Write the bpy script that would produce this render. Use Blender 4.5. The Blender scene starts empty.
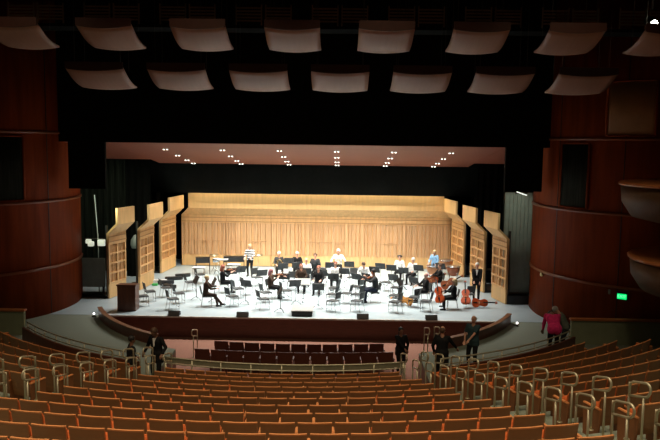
import bpy, bmesh, math, random
from mathutils import Vector, Matrix
random.seed(7)
scene = bpy.context.scene
COL = scene.collection
R_ = math.radians
V = Vector

# ------------------------------------------------------------------ camera
CAM = V((1.4, -27.74, 7.0)); FPX = 700.0
PITCH = math.atan(75 / 700); YAW = math.atan(10 / 700) * 1.0; ROLL = R_(0.75)
fwd = V((-math.sin(YAW) * math.cos(PITCH), math.cos(YAW) * math.cos(PITCH), -math.sin(PITCH)))
r0 = V((math.cos(YAW), math.sin(YAW), 0)); u0 = r0.cross(fwd).normalized()
rt = r0 * math.cos(ROLL) + u0 * math.sin(ROLL); up = -r0 * math.sin(ROLL) + u0 * math.cos(ROLL)
cd = bpy.data.cameras.new('camera'); cam = bpy.data.objects.new('camera', cd); COL.objects.link(cam)
cam.matrix_world = Matrix(((rt.x, up.x, -fwd.x, CAM.x), (rt.y, up.y, -fwd.y, CAM.y), (rt.z, up.z, -fwd.z, CAM.z), (0, 0, 0, 1)))
cd.sensor_width = 36; cd.lens = FPX / 660 * 36; cd.clip_end = 200
scene.camera = cam

def ray(x, y): return fwd * FPX + rt * (x - 330) - up * (y - 220)
def at(x, y, z=0.0):
    """point of the level z seen at photo position x, y"""
    d = ray(x, y); t = (z - CAM.z) / d.z
    return CAM + d * t
def atY(x, y, Y):
    d = ray(x, y); return CAM + d * ((Y - CAM.y) / d.y)
def proj(p):
    q = V(p) - CAM; w = q.dot(fwd)
    if w < .1: return (-9999, -9999)
    return (330 + q.dot(rt) / w * FPX, 220 - q.dot(up) / w * FPX)

# ------------------------------------------------------------------ materials
def mat(name, col, rough=.6, metal=0, var=.12, scale=8, stretch=(1, 1, 1), emit=None, es=0, bump=0, spec=.5):
    m = bpy.data.materials.new(name); m.use_nodes = True
    nt = m.node_tree; b = nt.nodes['Principled BSDF']
    b.inputs['Roughness'].default_value = rough; b.inputs['Metallic'].default_value = metal
    b.inputs['Specular IOR Level'].default_value = spec
    tc = nt.nodes.new('ShaderNodeTexCoord'); mp = nt.nodes.new('ShaderNodeMapping'); n = nt.nodes.new('ShaderNodeTexNoise')
    mp.inputs['Scale'].default_value = stretch; n.inputs['Scale'].default_value = scale; n.inputs['Detail'].default_value = 4
    nt.links.new(tc.outputs['Object'], mp.inputs[0]); nt.links.new(mp.outputs[0], n.inputs['Vector'])
    cr = nt.nodes.new('ShaderNodeValToRGB'); cr.color_ramp.elements[0].position = .3; cr.color_ramp.elements[1].position = .7
    cr.color_ramp.elements[0].color = (*[c * (1 - var) for c in col], 1); cr.color_ramp.elements[1].color = (*[min(1, c * (1 + var)) for c in col], 1)
    nt.links.new(n.outputs['Fac'], cr.inputs[0]); nt.links.new(cr.outputs[0], b.inputs['Base Color'])
    if bump:
        bp = nt.nodes.new('ShaderNodeBump'); bp.inputs['Strength'].default_value = bump; bp.inputs['Distance'].default_value = .01
        nt.links.new(n.outputs['Fac'], bp.inputs['Height']); nt.links.new(bp.outputs[0], b.inputs['Normal'])
    if emit: b.inputs['Emission Color'].default_value = (*emit, 1); b.inputs['Emission Strength'].default_value = es
    return m
def stripe_mat(name, ca, cb, scale, axis='Z'):
    m = mat(name, ca, .8); nt = m.node_tree; b = nt.nodes['Principled BSDF']
    tc = nt.nodes.new('ShaderNodeTexCoord'); w = nt.nodes.new('ShaderNodeTexWave'); w.bands_direction = axis
    w.inputs['Scale'].default_value = scale; cr = nt.nodes.new('ShaderNodeValToRGB'); cr.color_ramp.interpolation = 'CONSTANT'
    cr.color_ramp.elements[0].color = (*ca, 1); cr.color_ramp.elements[1].color = (*cb, 1); cr.color_ramp.elements[1].position = .5
    nt.links.new(tc.outputs['Object'], w.inputs['Vector']); nt.links.new(w.outputs['Color'], cr.inputs[0]); nt.links.new(cr.outputs[0], b.inputs['Base Color'])
    return m

M = {}
M['maple'] = mat('maple', (.76, .46, .20), .5, var=.10, scale=3, stretch=(3, 3, .5))
M['maple_slat'] = mat('maple_slat', (.66, .385, .19), .55, var=.24, scale=2.6, stretch=(5, 1, .25))
M['maple_light'] = mat('maple_light', (.80, .50, .215), .5, var=.08, scale=2, stretch=(4, 4, .4))
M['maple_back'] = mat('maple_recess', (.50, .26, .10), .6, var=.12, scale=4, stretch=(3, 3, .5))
M['stage_floor'] = mat('stage_floor', (.42, .51, .55), .42, var=.06, scale=1.2, spec=.35)
M['dark_floor'] = mat('wing_floor', (.10, .11, .11), .6, var=.1, scale=2)
M['carpet'] = mat('grey_carpet', (.22, .25, .20), .95, var=.15, scale=30, bump=.3)
M['pit_carpet'] = mat('pit_carpet', (.27, .125, .085), .95, var=.15, scale=25, bump=.3)
M['stage_face'] = mat('stage_face_wood', (.105, .03, .017), .45, var=.2, scale=3, stretch=(1, 1, 6))
M['cherry'] = mat('cherry_wood', (.25, .043, .009), .55, var=.22, scale=1.3, stretch=(3, 3, .35), spec=.06)
M['cherry_trim'] = mat('cherry_trim', (.28, .08, .03), .3, var=.1, scale=3)
M['pit_wood'] = mat('pit_wood', (.12, .035, .016), .4, var=.15, scale=4)
M['olive'] = mat('olive_plaster', (.30, .32, .20), .8, var=.06, scale=4)
M['cap'] = mat('wood_cap', (.50, .17, .055), .35, var=.1, scale=5)
M['black'] = mat('black_fabric', (.006, .006, .005), .9, var=.2, scale=6, spec=.1)
M['blackish'] = mat('blackish_green_drape', (.022, .024, .018), .9, var=.5, scale=2, stretch=(6, 6, .3), spec=.1)
M['ceil_wood'] = mat('shell_ceiling_wood', (.24, .062, .032), .55, var=.07, scale=2, stretch=(.4, 5, 1))
M['cloud_wood'] = mat('cloud_underside', (.37, .20, .15), .5, var=.06, scale=2, stretch=(4, .4, 1))
M['cloud_edge'] = mat('cloud_edge', (.05, .013, .007), .5, var=.1)
M['dark_metal'] = mat('dark_metal', (.05, .04, .03), .5, .6)
M['steel'] = mat('brushed_steel', (.50, .45, .32), .38, .55, var=.05)
M['chrome'] = mat('chair_chrome', (.5, .52, .53), .25, .9, var=.03)
M['blackpaint'] = mat('black_paint', (.018, .018, .018), .45, var=.1)
M['chair_pad'] = mat('charcoal_vinyl', (.045, .05, .052), .55, var=.1)
M['seat_wood'] = mat('seat_back_wood', (.27, .115, .042), .42, var=.14, scale=3, stretch=(.6, 4, 4))
M['seat_edge'] = mat('seat_edge_lit_wood', (.60, .235, .085), .4, var=.1, scale=6)  # orange light on top edges and arms put into this wood colour
M['seat_fabric'] = mat('rust_upholstery', (.62, .15, .035), .9, var=.15, scale=40, bump=.3)
M['seat_side'] = mat('seat_side_wood', (.24, .085, .028), .45, var=.15, scale=4)
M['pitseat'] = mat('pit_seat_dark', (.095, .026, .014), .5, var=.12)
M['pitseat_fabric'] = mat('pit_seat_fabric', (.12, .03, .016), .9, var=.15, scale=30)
M['paper'] = mat('paper', (.85, .85, .82), .8, var=.02)
M['white'] = mat('white_cloth', (.85, .85, .83), .7, var=.03)
M['drumhead'] = mat('drum_head', (.85, .84, .80), .5, var=.02)
M['copper'] = mat('copper', (.45, .20, .10), .35, .8)
M['brass'] = mat('brass', (.75, .55, .22), .25, .9)
M['gold'] = mat('cymbal_bronze', (.80, .72, .50), .3, .8)
M['violin'] = mat('violin_varnish', (.30, .10, .035), .3, var=.2, scale=6)
M['cello_red'] = mat('cello_red_varnish', (.52, .075, .015), .3, var=.2, scale=5)
M['cello_brown'] = mat('cello_brown_varnish', (.30, .085, .035), .3, var=.2, scale=5)
M['cello_gold'] = mat('cello_gold_varnish', (.75, .33, .08), .3, var=.25, scale=5)
M['ebony'] = mat('ebony', (.015, .012, .01), .3)
M['lectern'] = mat('lectern_walnut', (.13, .05, .025), .4, var=.2, scale=3, stretch=(4, 4, .5))
M['green'] = mat('green_plastic', (.05, .5, .12), .5)
M['exit'] = mat('exit_green', (.02, .6, .25), .5, emit=(.0, 1, .22), es=.9)
M['exit_back'] = mat('exit_case', (.02, .03, .02), .5)
M['lens'] = mat('lamp_lens', (1, 1, 1), .3, emit=(1, .96, .88), es=7)
M['lens_hot'] = mat('spot_lens', (1, 1, 1), .3, emit=(.9, 1, .85), es=30)
M['grey_panel'] = mat('grey_green_panel', (.26, .29, .24), .75, var=.1, scale=3)
M['grey_box'] = mat('grey_box', (.30, .32, .29), .6, var=.08)
M['eye'] = mat('eye_dark', (.03, .02, .02), .3); M['lip'] = mat('lips', (.45, .15, .12), .5)
M['skin'] = mat('skin_light', (.66, .36, .25), .55, var=.05); M['skin_pale'] = mat('skin_pale', (.75, .50, .40), .55, var=.04)
M['skin_dark'] = mat('skin_brown', (.25, .12, .075), .55, var=.05)
for n_, c_ in dict(suit=(.012, .012, .013), darkbrown=(.05, .03, .02), charcoal=(.04, .042, .045), whiteshirt=(.82, .82, .80), teal=(.04, .075, .085),
                   pink=(.80, .04, .2), bluecloth=(.28, .52, .78), greyshirt=(.15, .17, .14), navy=(.02, .025, .045), red=(.5, .06, .05), jean=(.06, .07, .09)).items():
    M[n_] = mat(n_, c_, .85, var=.15, scale=14, spec=.2)
M['stripes'] = stripe_mat('striped_shirt', (.03, .03, .035), (.85, .85, .84), 2.6)
for n_, c_ in dict(h_blonde=(.72, .52, .27), h_grey=(.42, .40, .38), h_white=(.82, .80, .76), h_brown=(.09, .045, .025), h_black=(.012, .01, .01), h_red=(.32, .09, .05), h_pink=(.42, .16, .17)).items():
    M[n_] = mat(n_, c_, .6, var=.2, scale=40)

# ------------------------------------------------------------------ mesh builder
class MB:
    def __init__(s): s.v = []; s.f = []; s.sm = []; s.M = Matrix.Identity(4)
    def add(s, vs, fs, smooth=False):
        o = len(s.v); s.v += [s.M @ V(p) for p in vs]; s.f += [[i + o for i in f] for f in fs]; s.sm += [smooth] * len(fs)
    def box(s, x0, x1, y0, y1, z0, z1):
        s.add([(x0, y0, z0), (x1, y0, z0), (x1, y1, z0), (x0, y1, z0), (x0, y0, z1), (x1, y0, z1), (x1, y1, z1), (x0, y1, z1)],
              [(0, 3, 2, 1), (4, 5, 6, 7), (0, 1, 5, 4), (1, 2, 6, 5), (2, 3, 7, 6), (3, 0, 4, 7)]); return s
    def hexa(s, p):
        s.add(p, [(0, 3, 2, 1), (4, 5, 6, 7), (0, 1, 5, 4), (1, 2, 6, 5), (2, 3, 7, 6), (3, 0, 4, 7)]); return s
    def cyl(s, p0, p1, ra, rb=None, seg=10, smooth=True):
        p0 = V(p0); p1 = V(p1); rb = ra if rb is None else rb; d = p1 - p0
        if d.length < 1e-6: return s
        q = d.to_track_quat('Z', 'Y').to_matrix(); vs = []; fs = []
        for p, r in ((p0, ra), (p1, rb)):
            for i in range(seg):
                a = 2 * math.pi * i / seg; vs.append(p + q @ V((r * math.cos(a), r * math.sin(a), 0)))
        s.add(vs, [(i, (i + 1) % seg, seg + (i + 1) % seg, seg + i) for i in range(seg)], smooth)
        s.add(vs, [tuple(range(seg - 1, -1, -1)), tuple(range(seg, 2 * seg))]); return s
    def tube(s, pts, r, seg=8):
        pts = [V(p) for p in pts]; vs = []; fs = []; n = len(pts); prev = None
        for i, p in enumerate(pts):
            t = (pts[min(i + 1, n - 1)] - pts[max(i - 1, 0)]).normalized()
            if prev is None:
                a = V((0, 0, 1)) if abs(t.z) < .9 else V((1, 0, 0)); nn = (a - t * a.dot(t)).normalized()
            else: nn = (prev - t * prev.dot(t)).normalized()
            prev = nn; b = t.cross(nn); rr = r[i] if isinstance(r, (list, tuple)) else r
            for k in range(seg):
                an = 2 * math.pi * k / seg; vs.append(p + nn * (rr * math.cos(an)) + b * (rr * math.sin(an)))
        for i in range(n - 1):
            for k in range(seg): fs.append((i * seg + k, i * seg + (k + 1) % seg, (i + 1) * seg + (k + 1) % seg, (i + 1) * seg + k))
        s.add(vs, fs, True); s.add(vs, [tuple(range(seg - 1, -1, -1)), tuple(range((n - 1) * seg, n * seg))]); return s
    def lathe(s, prof, c=(0, 0, 0), seg=20):
        vs = []; fs = []; n = len(prof); c = V(c)
        for r, z in prof:
            for k in range(seg): a = 2 * math.pi * k / seg; vs.append(c + V((r * math.cos(a), r * math.sin(a), z)))
        for i in range(n - 1):
            for k in range(seg): fs.append((i * seg + k, i * seg + (k + 1) % seg, (i + 1) * seg + (k + 1) % seg, (i + 1) * seg + k))
        s.add(vs, fs, True); s.add(vs, [tuple(range(seg - 1, -1, -1)), tuple(range((n - 1) * seg, n * seg))]); return s
    def prism(s, poly, z0, z1, smooth=False):
        n = len(poly); vs = [(x, y, z0) for x, y in poly] + [(x, y, z1) for x, y in poly]
        s.add(vs, [tuple(range(n - 1, -1, -1)), tuple(range(n, 2 * n))]); s.add(vs, [(i, (i + 1) % n, n + (i + 1) % n, n + i) for i in range(n)], smooth); return s
    def ball(s, c, r, seg=12, rings=8):
        c = V(c); r = (r, r, r) if not isinstance(r, (tuple, list)) else r; vs = []; fs = []
        for i in range(1, rings):
            t = math.pi * i / rings
            for k in range(seg): a = 2 * math.pi * k / seg; vs.append(c + V((r[0] * math.sin(t) * math.cos(a), r[1] * math.sin(t) * math.sin(a), r[2] * math.cos(t))))
        vs += [c + V((0, 0, r[2])), c - V((0, 0, r[2]))]; tp = len(vs) - 2; bt = tp + 1
        for i in range(rings - 2):
            for k in range(seg): fs.append((i * seg + k, (i + 1) * seg + k, (i + 1) * seg + (k + 1) % seg, i * seg + (k + 1) % seg))
        for k in range(seg): fs.append((tp, k, (k + 1) % seg)); fs.append((bt, (rings - 2) * seg + (k + 1) % seg, (rings - 2) * seg + k))
        s.add(vs, fs, True); return s
    def mesh(s, name, m, bevel=0):
        me = bpy.data.meshes.new(name); me.from_pydata([tuple(p) for p in s.v], [], s.f)
        for p, q in zip(me.polygons, s.sm): p.use_smooth = q
        bm = bmesh.new(); bm.from_mesh(me); bmesh.ops.remove_doubles(bm, verts=bm.verts, dist=1e-5)
        if bevel:
            es = [e for e in bm.edges if len(e.link_faces) == 2 and e.calc_face_angle(0) > .6]
            bmesh.ops.bevel(bm, geom=es, offset=bevel, segments=2, affect='EDGES', clamp_overlap=True)
        bmesh.ops.recalc_face_normals(bm, faces=bm.faces); bm.to_mesh(me); bm.free()
        me.materials.append(m); return me
    def build(s, name, m, parent=None, bevel=0):
        return link(name, s.mesh(name, m, bevel), parent)
def link(name, data, parent=None):
    o = bpy.data.objects.new(name, data); COL.objects.link(o)
    if parent: o.parent = parent
    return o
def tag(o, label, cat, group=None):
    o['label'] = label; o['category'] = cat
    if group: o['group'] = group
    return o
def thing(name, label, cat, loc=(0, 0, 0), rz=0, group=None):
    o = bpy.data.objects.new(name, None); o.empty_display_size = .1; COL.objects.link(o); o.location = loc; o.rotation_euler = (0, 0, rz)
    return tag(o, label, cat, group)
def struct(name, mb, m, bevel=0):
    o = mb.build(name, m, None, bevel); o['kind'] = 'structure'; return o
def dup(root, loc, rz, label=None, group=None):
    r = root.copy(); COL.objects.link(r); r.location = loc; r.rotation_euler = (0, 0, rz)
    if label: r['label'] = label
    if group: r['group'] = group
    for ch in list(root.children):
        c = ch.copy(); COL.objects.link(c); c.parent = r
        for g in ch.children: d = g.copy(); COL.objects.link(d); d.parent = c
    return r
ORD = ['', 'first', 'second', 'third', 'fourth', 'fifth', 'sixth', 'seventh', 'eighth', 'ninth', 'tenth', 'eleventh', 'twelfth', 'thirteenth', 'fourteenth',
       'fifteenth', 'sixteenth', 'seventeenth', 'eighteenth', 'nineteenth', 'twentieth', 'twenty-first', 'twenty-second', 'twenty-third', 'twenty-fourth']

# ------------------------------------------------------------------ hall setting
CY = 3.46                                     # centre of curvature of the rows
CYS = 2.16                                    # the seat rows curve about a point nearer the audience than the railing does
def pol(R, th, z=0, cy=CY): a = R_(th); return V((R * math.sin(a), cy - R * math.cos(a), z))
def spol(R, th, z=0): return pol(R, th, z, CYS)
RAIL = 12.2; R1 = 12.91; PIT = -.85; RING = 9.0; STEP = .2045; RP = .883
def seatR(k): return R1 + RP * (k - 1)
def topz(k): return 1.27 + STEP * (k - 1)
def floorz(k): return topz(k) - .78
def frontR(k): return seatR(k - 1) + .07

def annulus(mb, Ra, Rb, ta, tb, z0, z1, n=None, clip=True, cy=CY):
    n = n or max(2, int(abs(tb - ta) / 2)); vs = []
    for i in range(n + 1):
        t = ta + (tb - ta) * i / n
        for R, z in ((Ra, z0), (Rb, z0), (Rb, z1), (Ra, z1)):
            p = pol(R, t, z, cy)
            if clip: p.y = min(p.y, 0)
            vs.append(p)
    fs = [(3, 2, 1, 0), tuple(n * 4 + j for j in range(4))]
    for i in range(n):
        a = i * 4; b = a + 4
        fs += [(a + j, a + (j + 1) % 4, b + (j + 1) % 4, b + j) for j in range(4)]
    mb.add(vs, fs); return mb

# stage and floors at stage level
struct('floor_stage', MB().box(-17, 17, .03, 15, -.12, 0), M['stage_floor'])
mb = MB(); mb.box(-8.35, 8.35, 0, .12, -.06, 0.004)
struct('trim_1', mb, mat('stage_nosing', (.55, .58, .56), .5, var=.04))
struct('wall_stage_front', MB().box(-8.6, 8.6, .0, .1, PIT, -.06), M['stage_face'])
mb = MB()
annulus(mb, RING, RAIL + .16, 27.5, 80, -.1, 0); annulus(mb, RING, RAIL + .16, -80, -27.5, -.1, 0)
for sx, e in ((1, 4.15), (-1, 4.15)):          # strip between the sunken bay and the ring
    n = 5; xs0 = RAIL * math.sin(R_(27.5))
    ps = [(sx * e, pol(RING, 27.5).y)] + [(sx * pol(RING, 27.5).x, pol(RING, 27.5).y)] + [(sx * pol(RAIL + .16, t).x, pol(RAIL + .16, t).y) for t in (27.5, 25, 22.5, 20)]
    ps.append((sx * e, pol(RAIL + .16, 19.5).y))
    mb.prism(ps if sx > 0 else ps[::-1], -.1, 0)
annulus(mb, RAIL + .1, 24, -80, 80, -.14, -.005)
struct('floor_front_aisle', mb, M['carpet'])
struct('floor_pit', MB().box(-9.2, 9.2, -9.5, 0, PIT - .1, PIT), M['pit_carpet'])
mb = MB()
annulus(mb, RING - .06, RING + .06, 33, 66.5, PIT, .35, clip=False); annulus(mb, RING - .06, RING + .06, -66.5, -33, PIT, .35, clip=False)
o = struct('wall_pit_parapet', mb, M['pit_wood'])
mb = MB()
annulus(mb, RING - .09, RING + .09, 33, 66.5, .35, .385, clip=False); annulus(mb, RING - .09, RING + .09, -66.5, -33, .35, .385, clip=False)
struct('trim_2', mb, mat('parapet_cap', (.22, .085, .035), .4))
mb = MB(); annulus(mb, RAIL - .02, RAIL + .12, -20, 20, PIT, 0, clip=False)
mb.box(4.15, 4.21, -8, -4.5, PIT, -.1); mb.box(-4.21, -4.15, -8, -4.5, PIT, -.1)
struct('wall_pit_rear', mb, M['pit_wood'])
# rake: one terrace step per row
mb = MB(); annulus(mb, frontR(1) - .32, frontR(1) + .02, -20, 20, -.1, .25, n=20, clip=False, cy=CYS); struct('floor_terrace', mb, M['carpet'])
for k in range(1, 16):
    mb = MB(); annulus(mb, frontR(k), frontR(k + 1) + .02, -48, 48, -.1, floorz(k), n=50, clip=False, cy=CYS)
    struct('floor_terrace', mb, M['carpet'])
# convex side walls
def wallring(mb, cx, cy, r, z0, z1, t0, t1, th=.2, n=40):
    vs = []
    for i in range(n + 1):
        a = R_(t0 + (t1 - t0) * i / n)
        for rr, z in ((r, z0), (r - th, z0), (r - th, z1), (r, z1)): vs.append((cx + rr * math.cos(a), cy + rr * math.sin(a), z))
    fs = [(0, 1, 2, 3), tuple(n * 4 + j for j in (3, 2, 1, 0))]
    for i in range(n): fs += [(i * 4 + j, i * 4 + 4 + j, i * 4 + 4 + (j + 1) % 4, i * 4 + (j + 1) % 4) for j in range(4)]
    mb.add(vs, fs, True); return mb
WCX = {-1: 15.15, 1: 14.85}; WC = (14.85, 1.95); WR = 5.1
for sx, nm in ((-1, 'left'), (1, 'right')):
    a0, a1 = (-120, 20) if sx < 0 else (160, 300)
    struct('wall_' + nm, wallring(MB(), sx * WCX[sx], WC[1], WR, -.1, 13.5, a0, a1), M['cherry'])
    mb = MB()
    for z in (1.85, 4.55, 7.3):
        wallring(mb, sx * WCX[sx], WC[1], WR + .05, z, z + .1, a0, a1, .1)
    struct('trim_3' if sx < 0 else 'trim_4', mb, M['cherry_trim'])
    mb = MB()
    for t in ([-52, -20, -84] if sx < 0 else [232, 200, 264]):
        wallring(mb, sx * WCX[sx], WC[1], WR + .012, -.1, 13.5, t - .15, t + .15, .1, 2)
    struct('trim_5' if sx < 0 else 'trim_6', mb, M['ebony'])
# dark recessed speaker grilles in the side walls
def wall_panel(name, label, cat, sx, t0, t1, z0, z1, m, extra=None):
    t = thing(name, label, cat, (sx * WCX[sx], WC[1], 0))
    wallring(MB(), 0, 0, WR + .05, z0, z1, t0, t1, .08, 12).build('grille_cloth', m, t)
    mb = MB()
    for tt in (t0, t1): wallring(mb, 0, 0, WR + .07, z0, z1, tt - .5, tt + .5, .09, 2)
    wallring(mb, 0, 0, WR + .07, z0 - .06, z0, t0, t1, .09, 12); wallring(mb, 0, 0, WR + .07, z1, z1 + .06, t0, t1, .09, 12)
    mb.build('grille_frame', extra or M['cherry'], t)
wall_panel('wall_grille', 'tall black cloth grille on the curved cherry wall left of the stage', 'grille', -1, -51, -33, 4.75, 7.15, M['blackish'])
wall_panel('wall_grille', 'tall black cloth grille on the curved cherry wall right of the stage', 'grille', 1, 202, 217, 4.75, 7.15, M['blackish'])
pale = mat('pale_wood_panel', (.36, .17, .055), .5, var=.1, scale=2)
wall_panel('wall_panel', 'faint pale wood panel high on the right curved wall', 'panel', 1, 224, 243, 7.5, 9.4, pale)
wall_panel('wall_panel', 'faint pale wood panel high at the left picture edge', 'panel', -1, -67, -58, 7.5, 9.4, pale)
# small things on the right wall
t = thing('exit_sign', 'small glowing green exit sign low on the dark right wall', 'exit sign')
p = V((sx * 0, 0, 0))
def onwall(x, y):      # point of the right convex wall seen at x, y
    d = ray(x, y); c = V((WC[0], WC[1])); o2 = V((CAM.x, CAM.y)) - c; dd = V((d.x, d.y))
    A = dd.dot(dd); B = 2 * o2.dot(dd); C_ = o2.dot(o2) - (WR + .06) ** 2; disc = B * B - 4 * A * C_
    t_ = (-B - math.sqrt(max(disc, 0))) / (2 * A); return CAM + d * t_
p = onwall(622, 296.5); nrm = V((p.x - WC[0], p.y - WC[1], 0)).normalized(); rz = math.atan2(nrm.y, nrm.x) + math.pi / 2
t.location = p; t.rotation_euler = (0, 0, rz)
MB().box(-.2, .2, -.01, .06, -.13, .13).build('sign_case', M['exit_back'], t, .01)
MB().box(-.165, .165, -.022, -.011, -.1, .1).build('sign_face', M['exit'], t)
cu = bpy.data.curves.new('sign_letters', 'FONT'); cu.body = 'EXIT'; cu.size = .15; cu.align_x = 'CENTER'; cu.align_y = 'CENTER'; cu.extrude = .002
to = bpy.data.objects.new('tmp', cu); COL.objects.link(to); bpy.context.view_layer.update()
me = bpy.data.meshes.new_from_object(to.evaluated_get(bpy.context.evaluated_depsgraph_get())); bpy.data.objects.remove(to)
me.materials.clear(); me.materials.append(mat('exit_letters', (.3, .9, .6), .5, emit=(.25, 1, .5), es=1.1))
lo = link('sign_letters', me, t); lo.rotation_euler = (math.pi / 2, 0, 0); lo.location = (0, -.026, 0)
p = onwall(609, 292); t = thing('wall_sensor', 'tiny pale wall plate beside the green exit sign', 'wall plate', p, rz)
MB().box(-.04, .04, 0, .05, -.09, .09).build('plate', M['grey_box'], t, .01); MB().box(-.015, .015, -.01, 0, -.03, .03).build('switch', M['steel'], t)
p = onwall(542, 274.5); nrm = V((p.x - WC[0], p.y - WC[1], 0)).normalized(); rz2 = math.atan2(nrm.y, nrm.x) + math.pi / 2
t = thing('wall_lamp', 'small round brass fitting on right wall trim near the stage', 'wall lamp', p, rz2)
m_ = MB(); m_.cyl((0, .06, 0), (0, -.05, 0), .085, .085, 16); m_.build('lamp_body', M['brass'], t); MB().ball((0, -.06, 0), (.06, .03, .06)).build('lamp_dome', M['gold'], t)
# box balconies on the right
def balcony(x, y, h, rr, label):
    p = atY(x, y, -6.6)
    t = thing('balcony_box', label, 'balcony', (p.x + rr, -6.6, p.z - h))
    n = 28; ri = rr - .14
    m_ = MB(); m_.lathe([(rr - .9, 0), (rr - .35, .12), (rr - .05, h * .5), (rr, h - .06), (rr - .1, h - .06), (rr - .15, h * .5), (rr - .5, .3), (.02, .3)], seg=40); m_.build('balcony_front', mat('balcony_plaster', (.11, .055, .022), .6, var=.1), t)
    m_ = MB(); m_.lathe([(rr - .16, h - .06), (rr + .05, h - .06), (rr + .07, h), (rr + .02, h + .04), (rr - .14, h + .04)], seg=40); m_.build('balcony_rail', M['cap'], t)
balcony(628, 184, 1.15, 3.0, 'curved box balcony with orange rim, the upper one at right edge')
balcony(637, 259, 1.15, 2.9, 'curved box balcony at right edge, the lower one above exit sign')
# side parapets
for sx, x0, lab in ((1, 9.75, 'right'), (-1, 10.0, 'left')):
    yy = -3.0
    xs = sorted((sx * x0, sx * 16))
    t = thing('parapet_wall', 'olive grey parapet with orange wood cap beside the %s seating block' % lab, 'parapet', (0, 0, 0))
    MB().box(xs[0], xs[1], yy - .08, yy + .08, 0, .86).build('parapet_panel', M['olive'], t)
    MB().box(xs[0] - .04, xs[1] + .04, yy - .13, yy + .13, .86, .93).build('wood_cap', M['cap'], t, .015)
# proscenium header and hanging legs, stage house, hall ceiling
mb = MB(); mb.box(-17, 17, .9, 1.1, 7.0, 13.5); mb.box(-9.78, -8.27, .9, 1.1, 5.08, 7.0); mb.box(8.1, 9.6, .9, 1.1, 5.22, 7.0)
struct('wall_proscenium', mb, M['black'])
struct('wall_stage_back', MB().box(-17, 17, 14.8, 15, 0, 14), M['black'])
struct('wall_stage_left', MB().box(-17.2, -17, 1, 15, 0, 14), M['blackish'])
struct('wall_stage_right', MB().box(17, 17.2, 1, 15, 0, 14), M['blackish'])
struct('ceiling', MB().box(-20, 20, -34, 15, 13.5, 13.7), M['black'])
struct('wall_house_left', MB().box(-20.2, -20, -34, 4, -.1, 13.6), M['cherry'])
struct('wall_house_right', MB().box(20, 20.2, -34, 4, -.1, 13.6), M['cherry'])

# ------------------------------------------------------------------ orchestra shell
def canopy_z(y): return 7.0 - .131 * (y - 1.2)
t = thing('shell_canopy', 'long reddish wooden canopy hanging over the orchestra with rows of small lamps', 'canopy')
def slab(x0, x1, y0, y1): 
    return MB().hexa([(x0, y0, canopy_z(y0)), (x1, y0, canopy_z(y0)), (x1, y1, canopy_z(y1)), (x0, y1, canopy_z(y1)),
                      (x0, y0, canopy_z(y0) + .15), (x1, y0, canopy_z(y0) + .15), (x1, y1, canopy_z(y1) + .15), (x0, y1, canopy_z(y1) + .15)])
slab(-8.2, 8.1, 1.25, 9.3).build('centre_panel', M['ceil_wood'], t)
slab(-11, -8.22, 1.25, 7.6).build('side_panel', M['ceil_wood'], t); slab(8.12, 11, 1.25, 7.6).build('side_panel', M['ceil_wood'], t)
lamp0 = None; LY = (3.1, 5.4, 7.4, 8.9)
for r_ in range(4):
    for c_ in range(6):
        x = -6.32 + 2.51 * c_; y = LY[r_]; z = canopy_z(y)
        lab = 'twin canopy lamp, %s from left, in the %s row back from canopy edge' % (ORD[c_ + 1], ORD[r_ + 1])
        if lamp0 is None:
            lamp0 = thing('canopy_lamp', lab, 'ceiling lamp', (x, y, z), 0, 'twin lamps in the stage canopy')
            MB().box(-.13, .13, -.05, .05, -.035, .01).build('housing', M['grey_box'], lamp0, .008)
            for s_ in (-1, 1):
                m_ = MB(); m_.cyl((s_ * .075, 0, -.036), (s_ * .075, 0, -.06), .034, .03, 12); m_.build('lens', M['lens'], lamp0)
        else: dup(lamp0, (x, y, z), 0, lab)
        ld = bpy.data.lights.new('canopy_spot', 'SPOT'); ld.energy = 1040 * (1.35, 1.15, .9, .75)[r_] * (1 if 0 < c_ < 5 else .40); ld.color = (1, .95, .86); ld.spot_size = R_(100); ld.spot_blend = .9; ld.shadow_soft_size = .06
        lo = bpy.data.objects.new('canopy_spot', ld); COL.objects.link(lo); lo.location = (x, y, z - .1)
        lo.rotation_euler = (R_((-14, 0, 8, 12)[r_]), 0, 0)
# dark drapes
def drape(name, label, x0, x1, y, z0, z1, m, pitch=.35, amp=.05, rz=0, th=.04):
    n = max(8, int((x1 - x0) / pitch * 6)); w = x1 - x0
    f = [(-w / 2 + w * i / n, amp * math.sin(2 * math.pi * (w * i / n) / pitch)) for i in range(n + 1)]
    o = MB(); o.prism([(a, b - th / 2) for a, b in f] + [(a, b + th / 2) for a, b in f[::-1]], z0, z1, True)
    ob = o.build(name, m); ob.location = ((x0 + x1) / 2, y, 0); ob.rotation_euler = (0, 0, rz); return tag(ob, label, 'drape')
drape('border_drape', 'wide black border drape above the pale wood back wall', -13, 13, 10.75, 4.27, 9, M['black'], 1.2, .02)
drape('backdrop_drape', 'black full height drape across the back of the stage house', -16, 16, 14.2, 0, 9, M['black'], .6, .06)
for sx, nm in ((-1, 'left'), (1, 'right')):
    drape('leg_drape', 'black leg drape between the two middle %s shell towers' % nm, sx * 9.1 - .65, sx * 9.1 + .65, 8.4, 0, 7, M['black'])
    drape('leg_drape', 'black leg drape beside the pale back wall, %s side' % nm, sx * 10.6 - 1.8, sx * 10.6 + 1.8, 11.6, 0, 7, M['black'])
    drape('wing_curtain', 'dark green grey curtain hanging far out in the %s wing' % nm, sx * 12.9 - 3.6, sx * 12.9 + 3.6, 9.9, 0, 8, M['blackish'])

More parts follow.
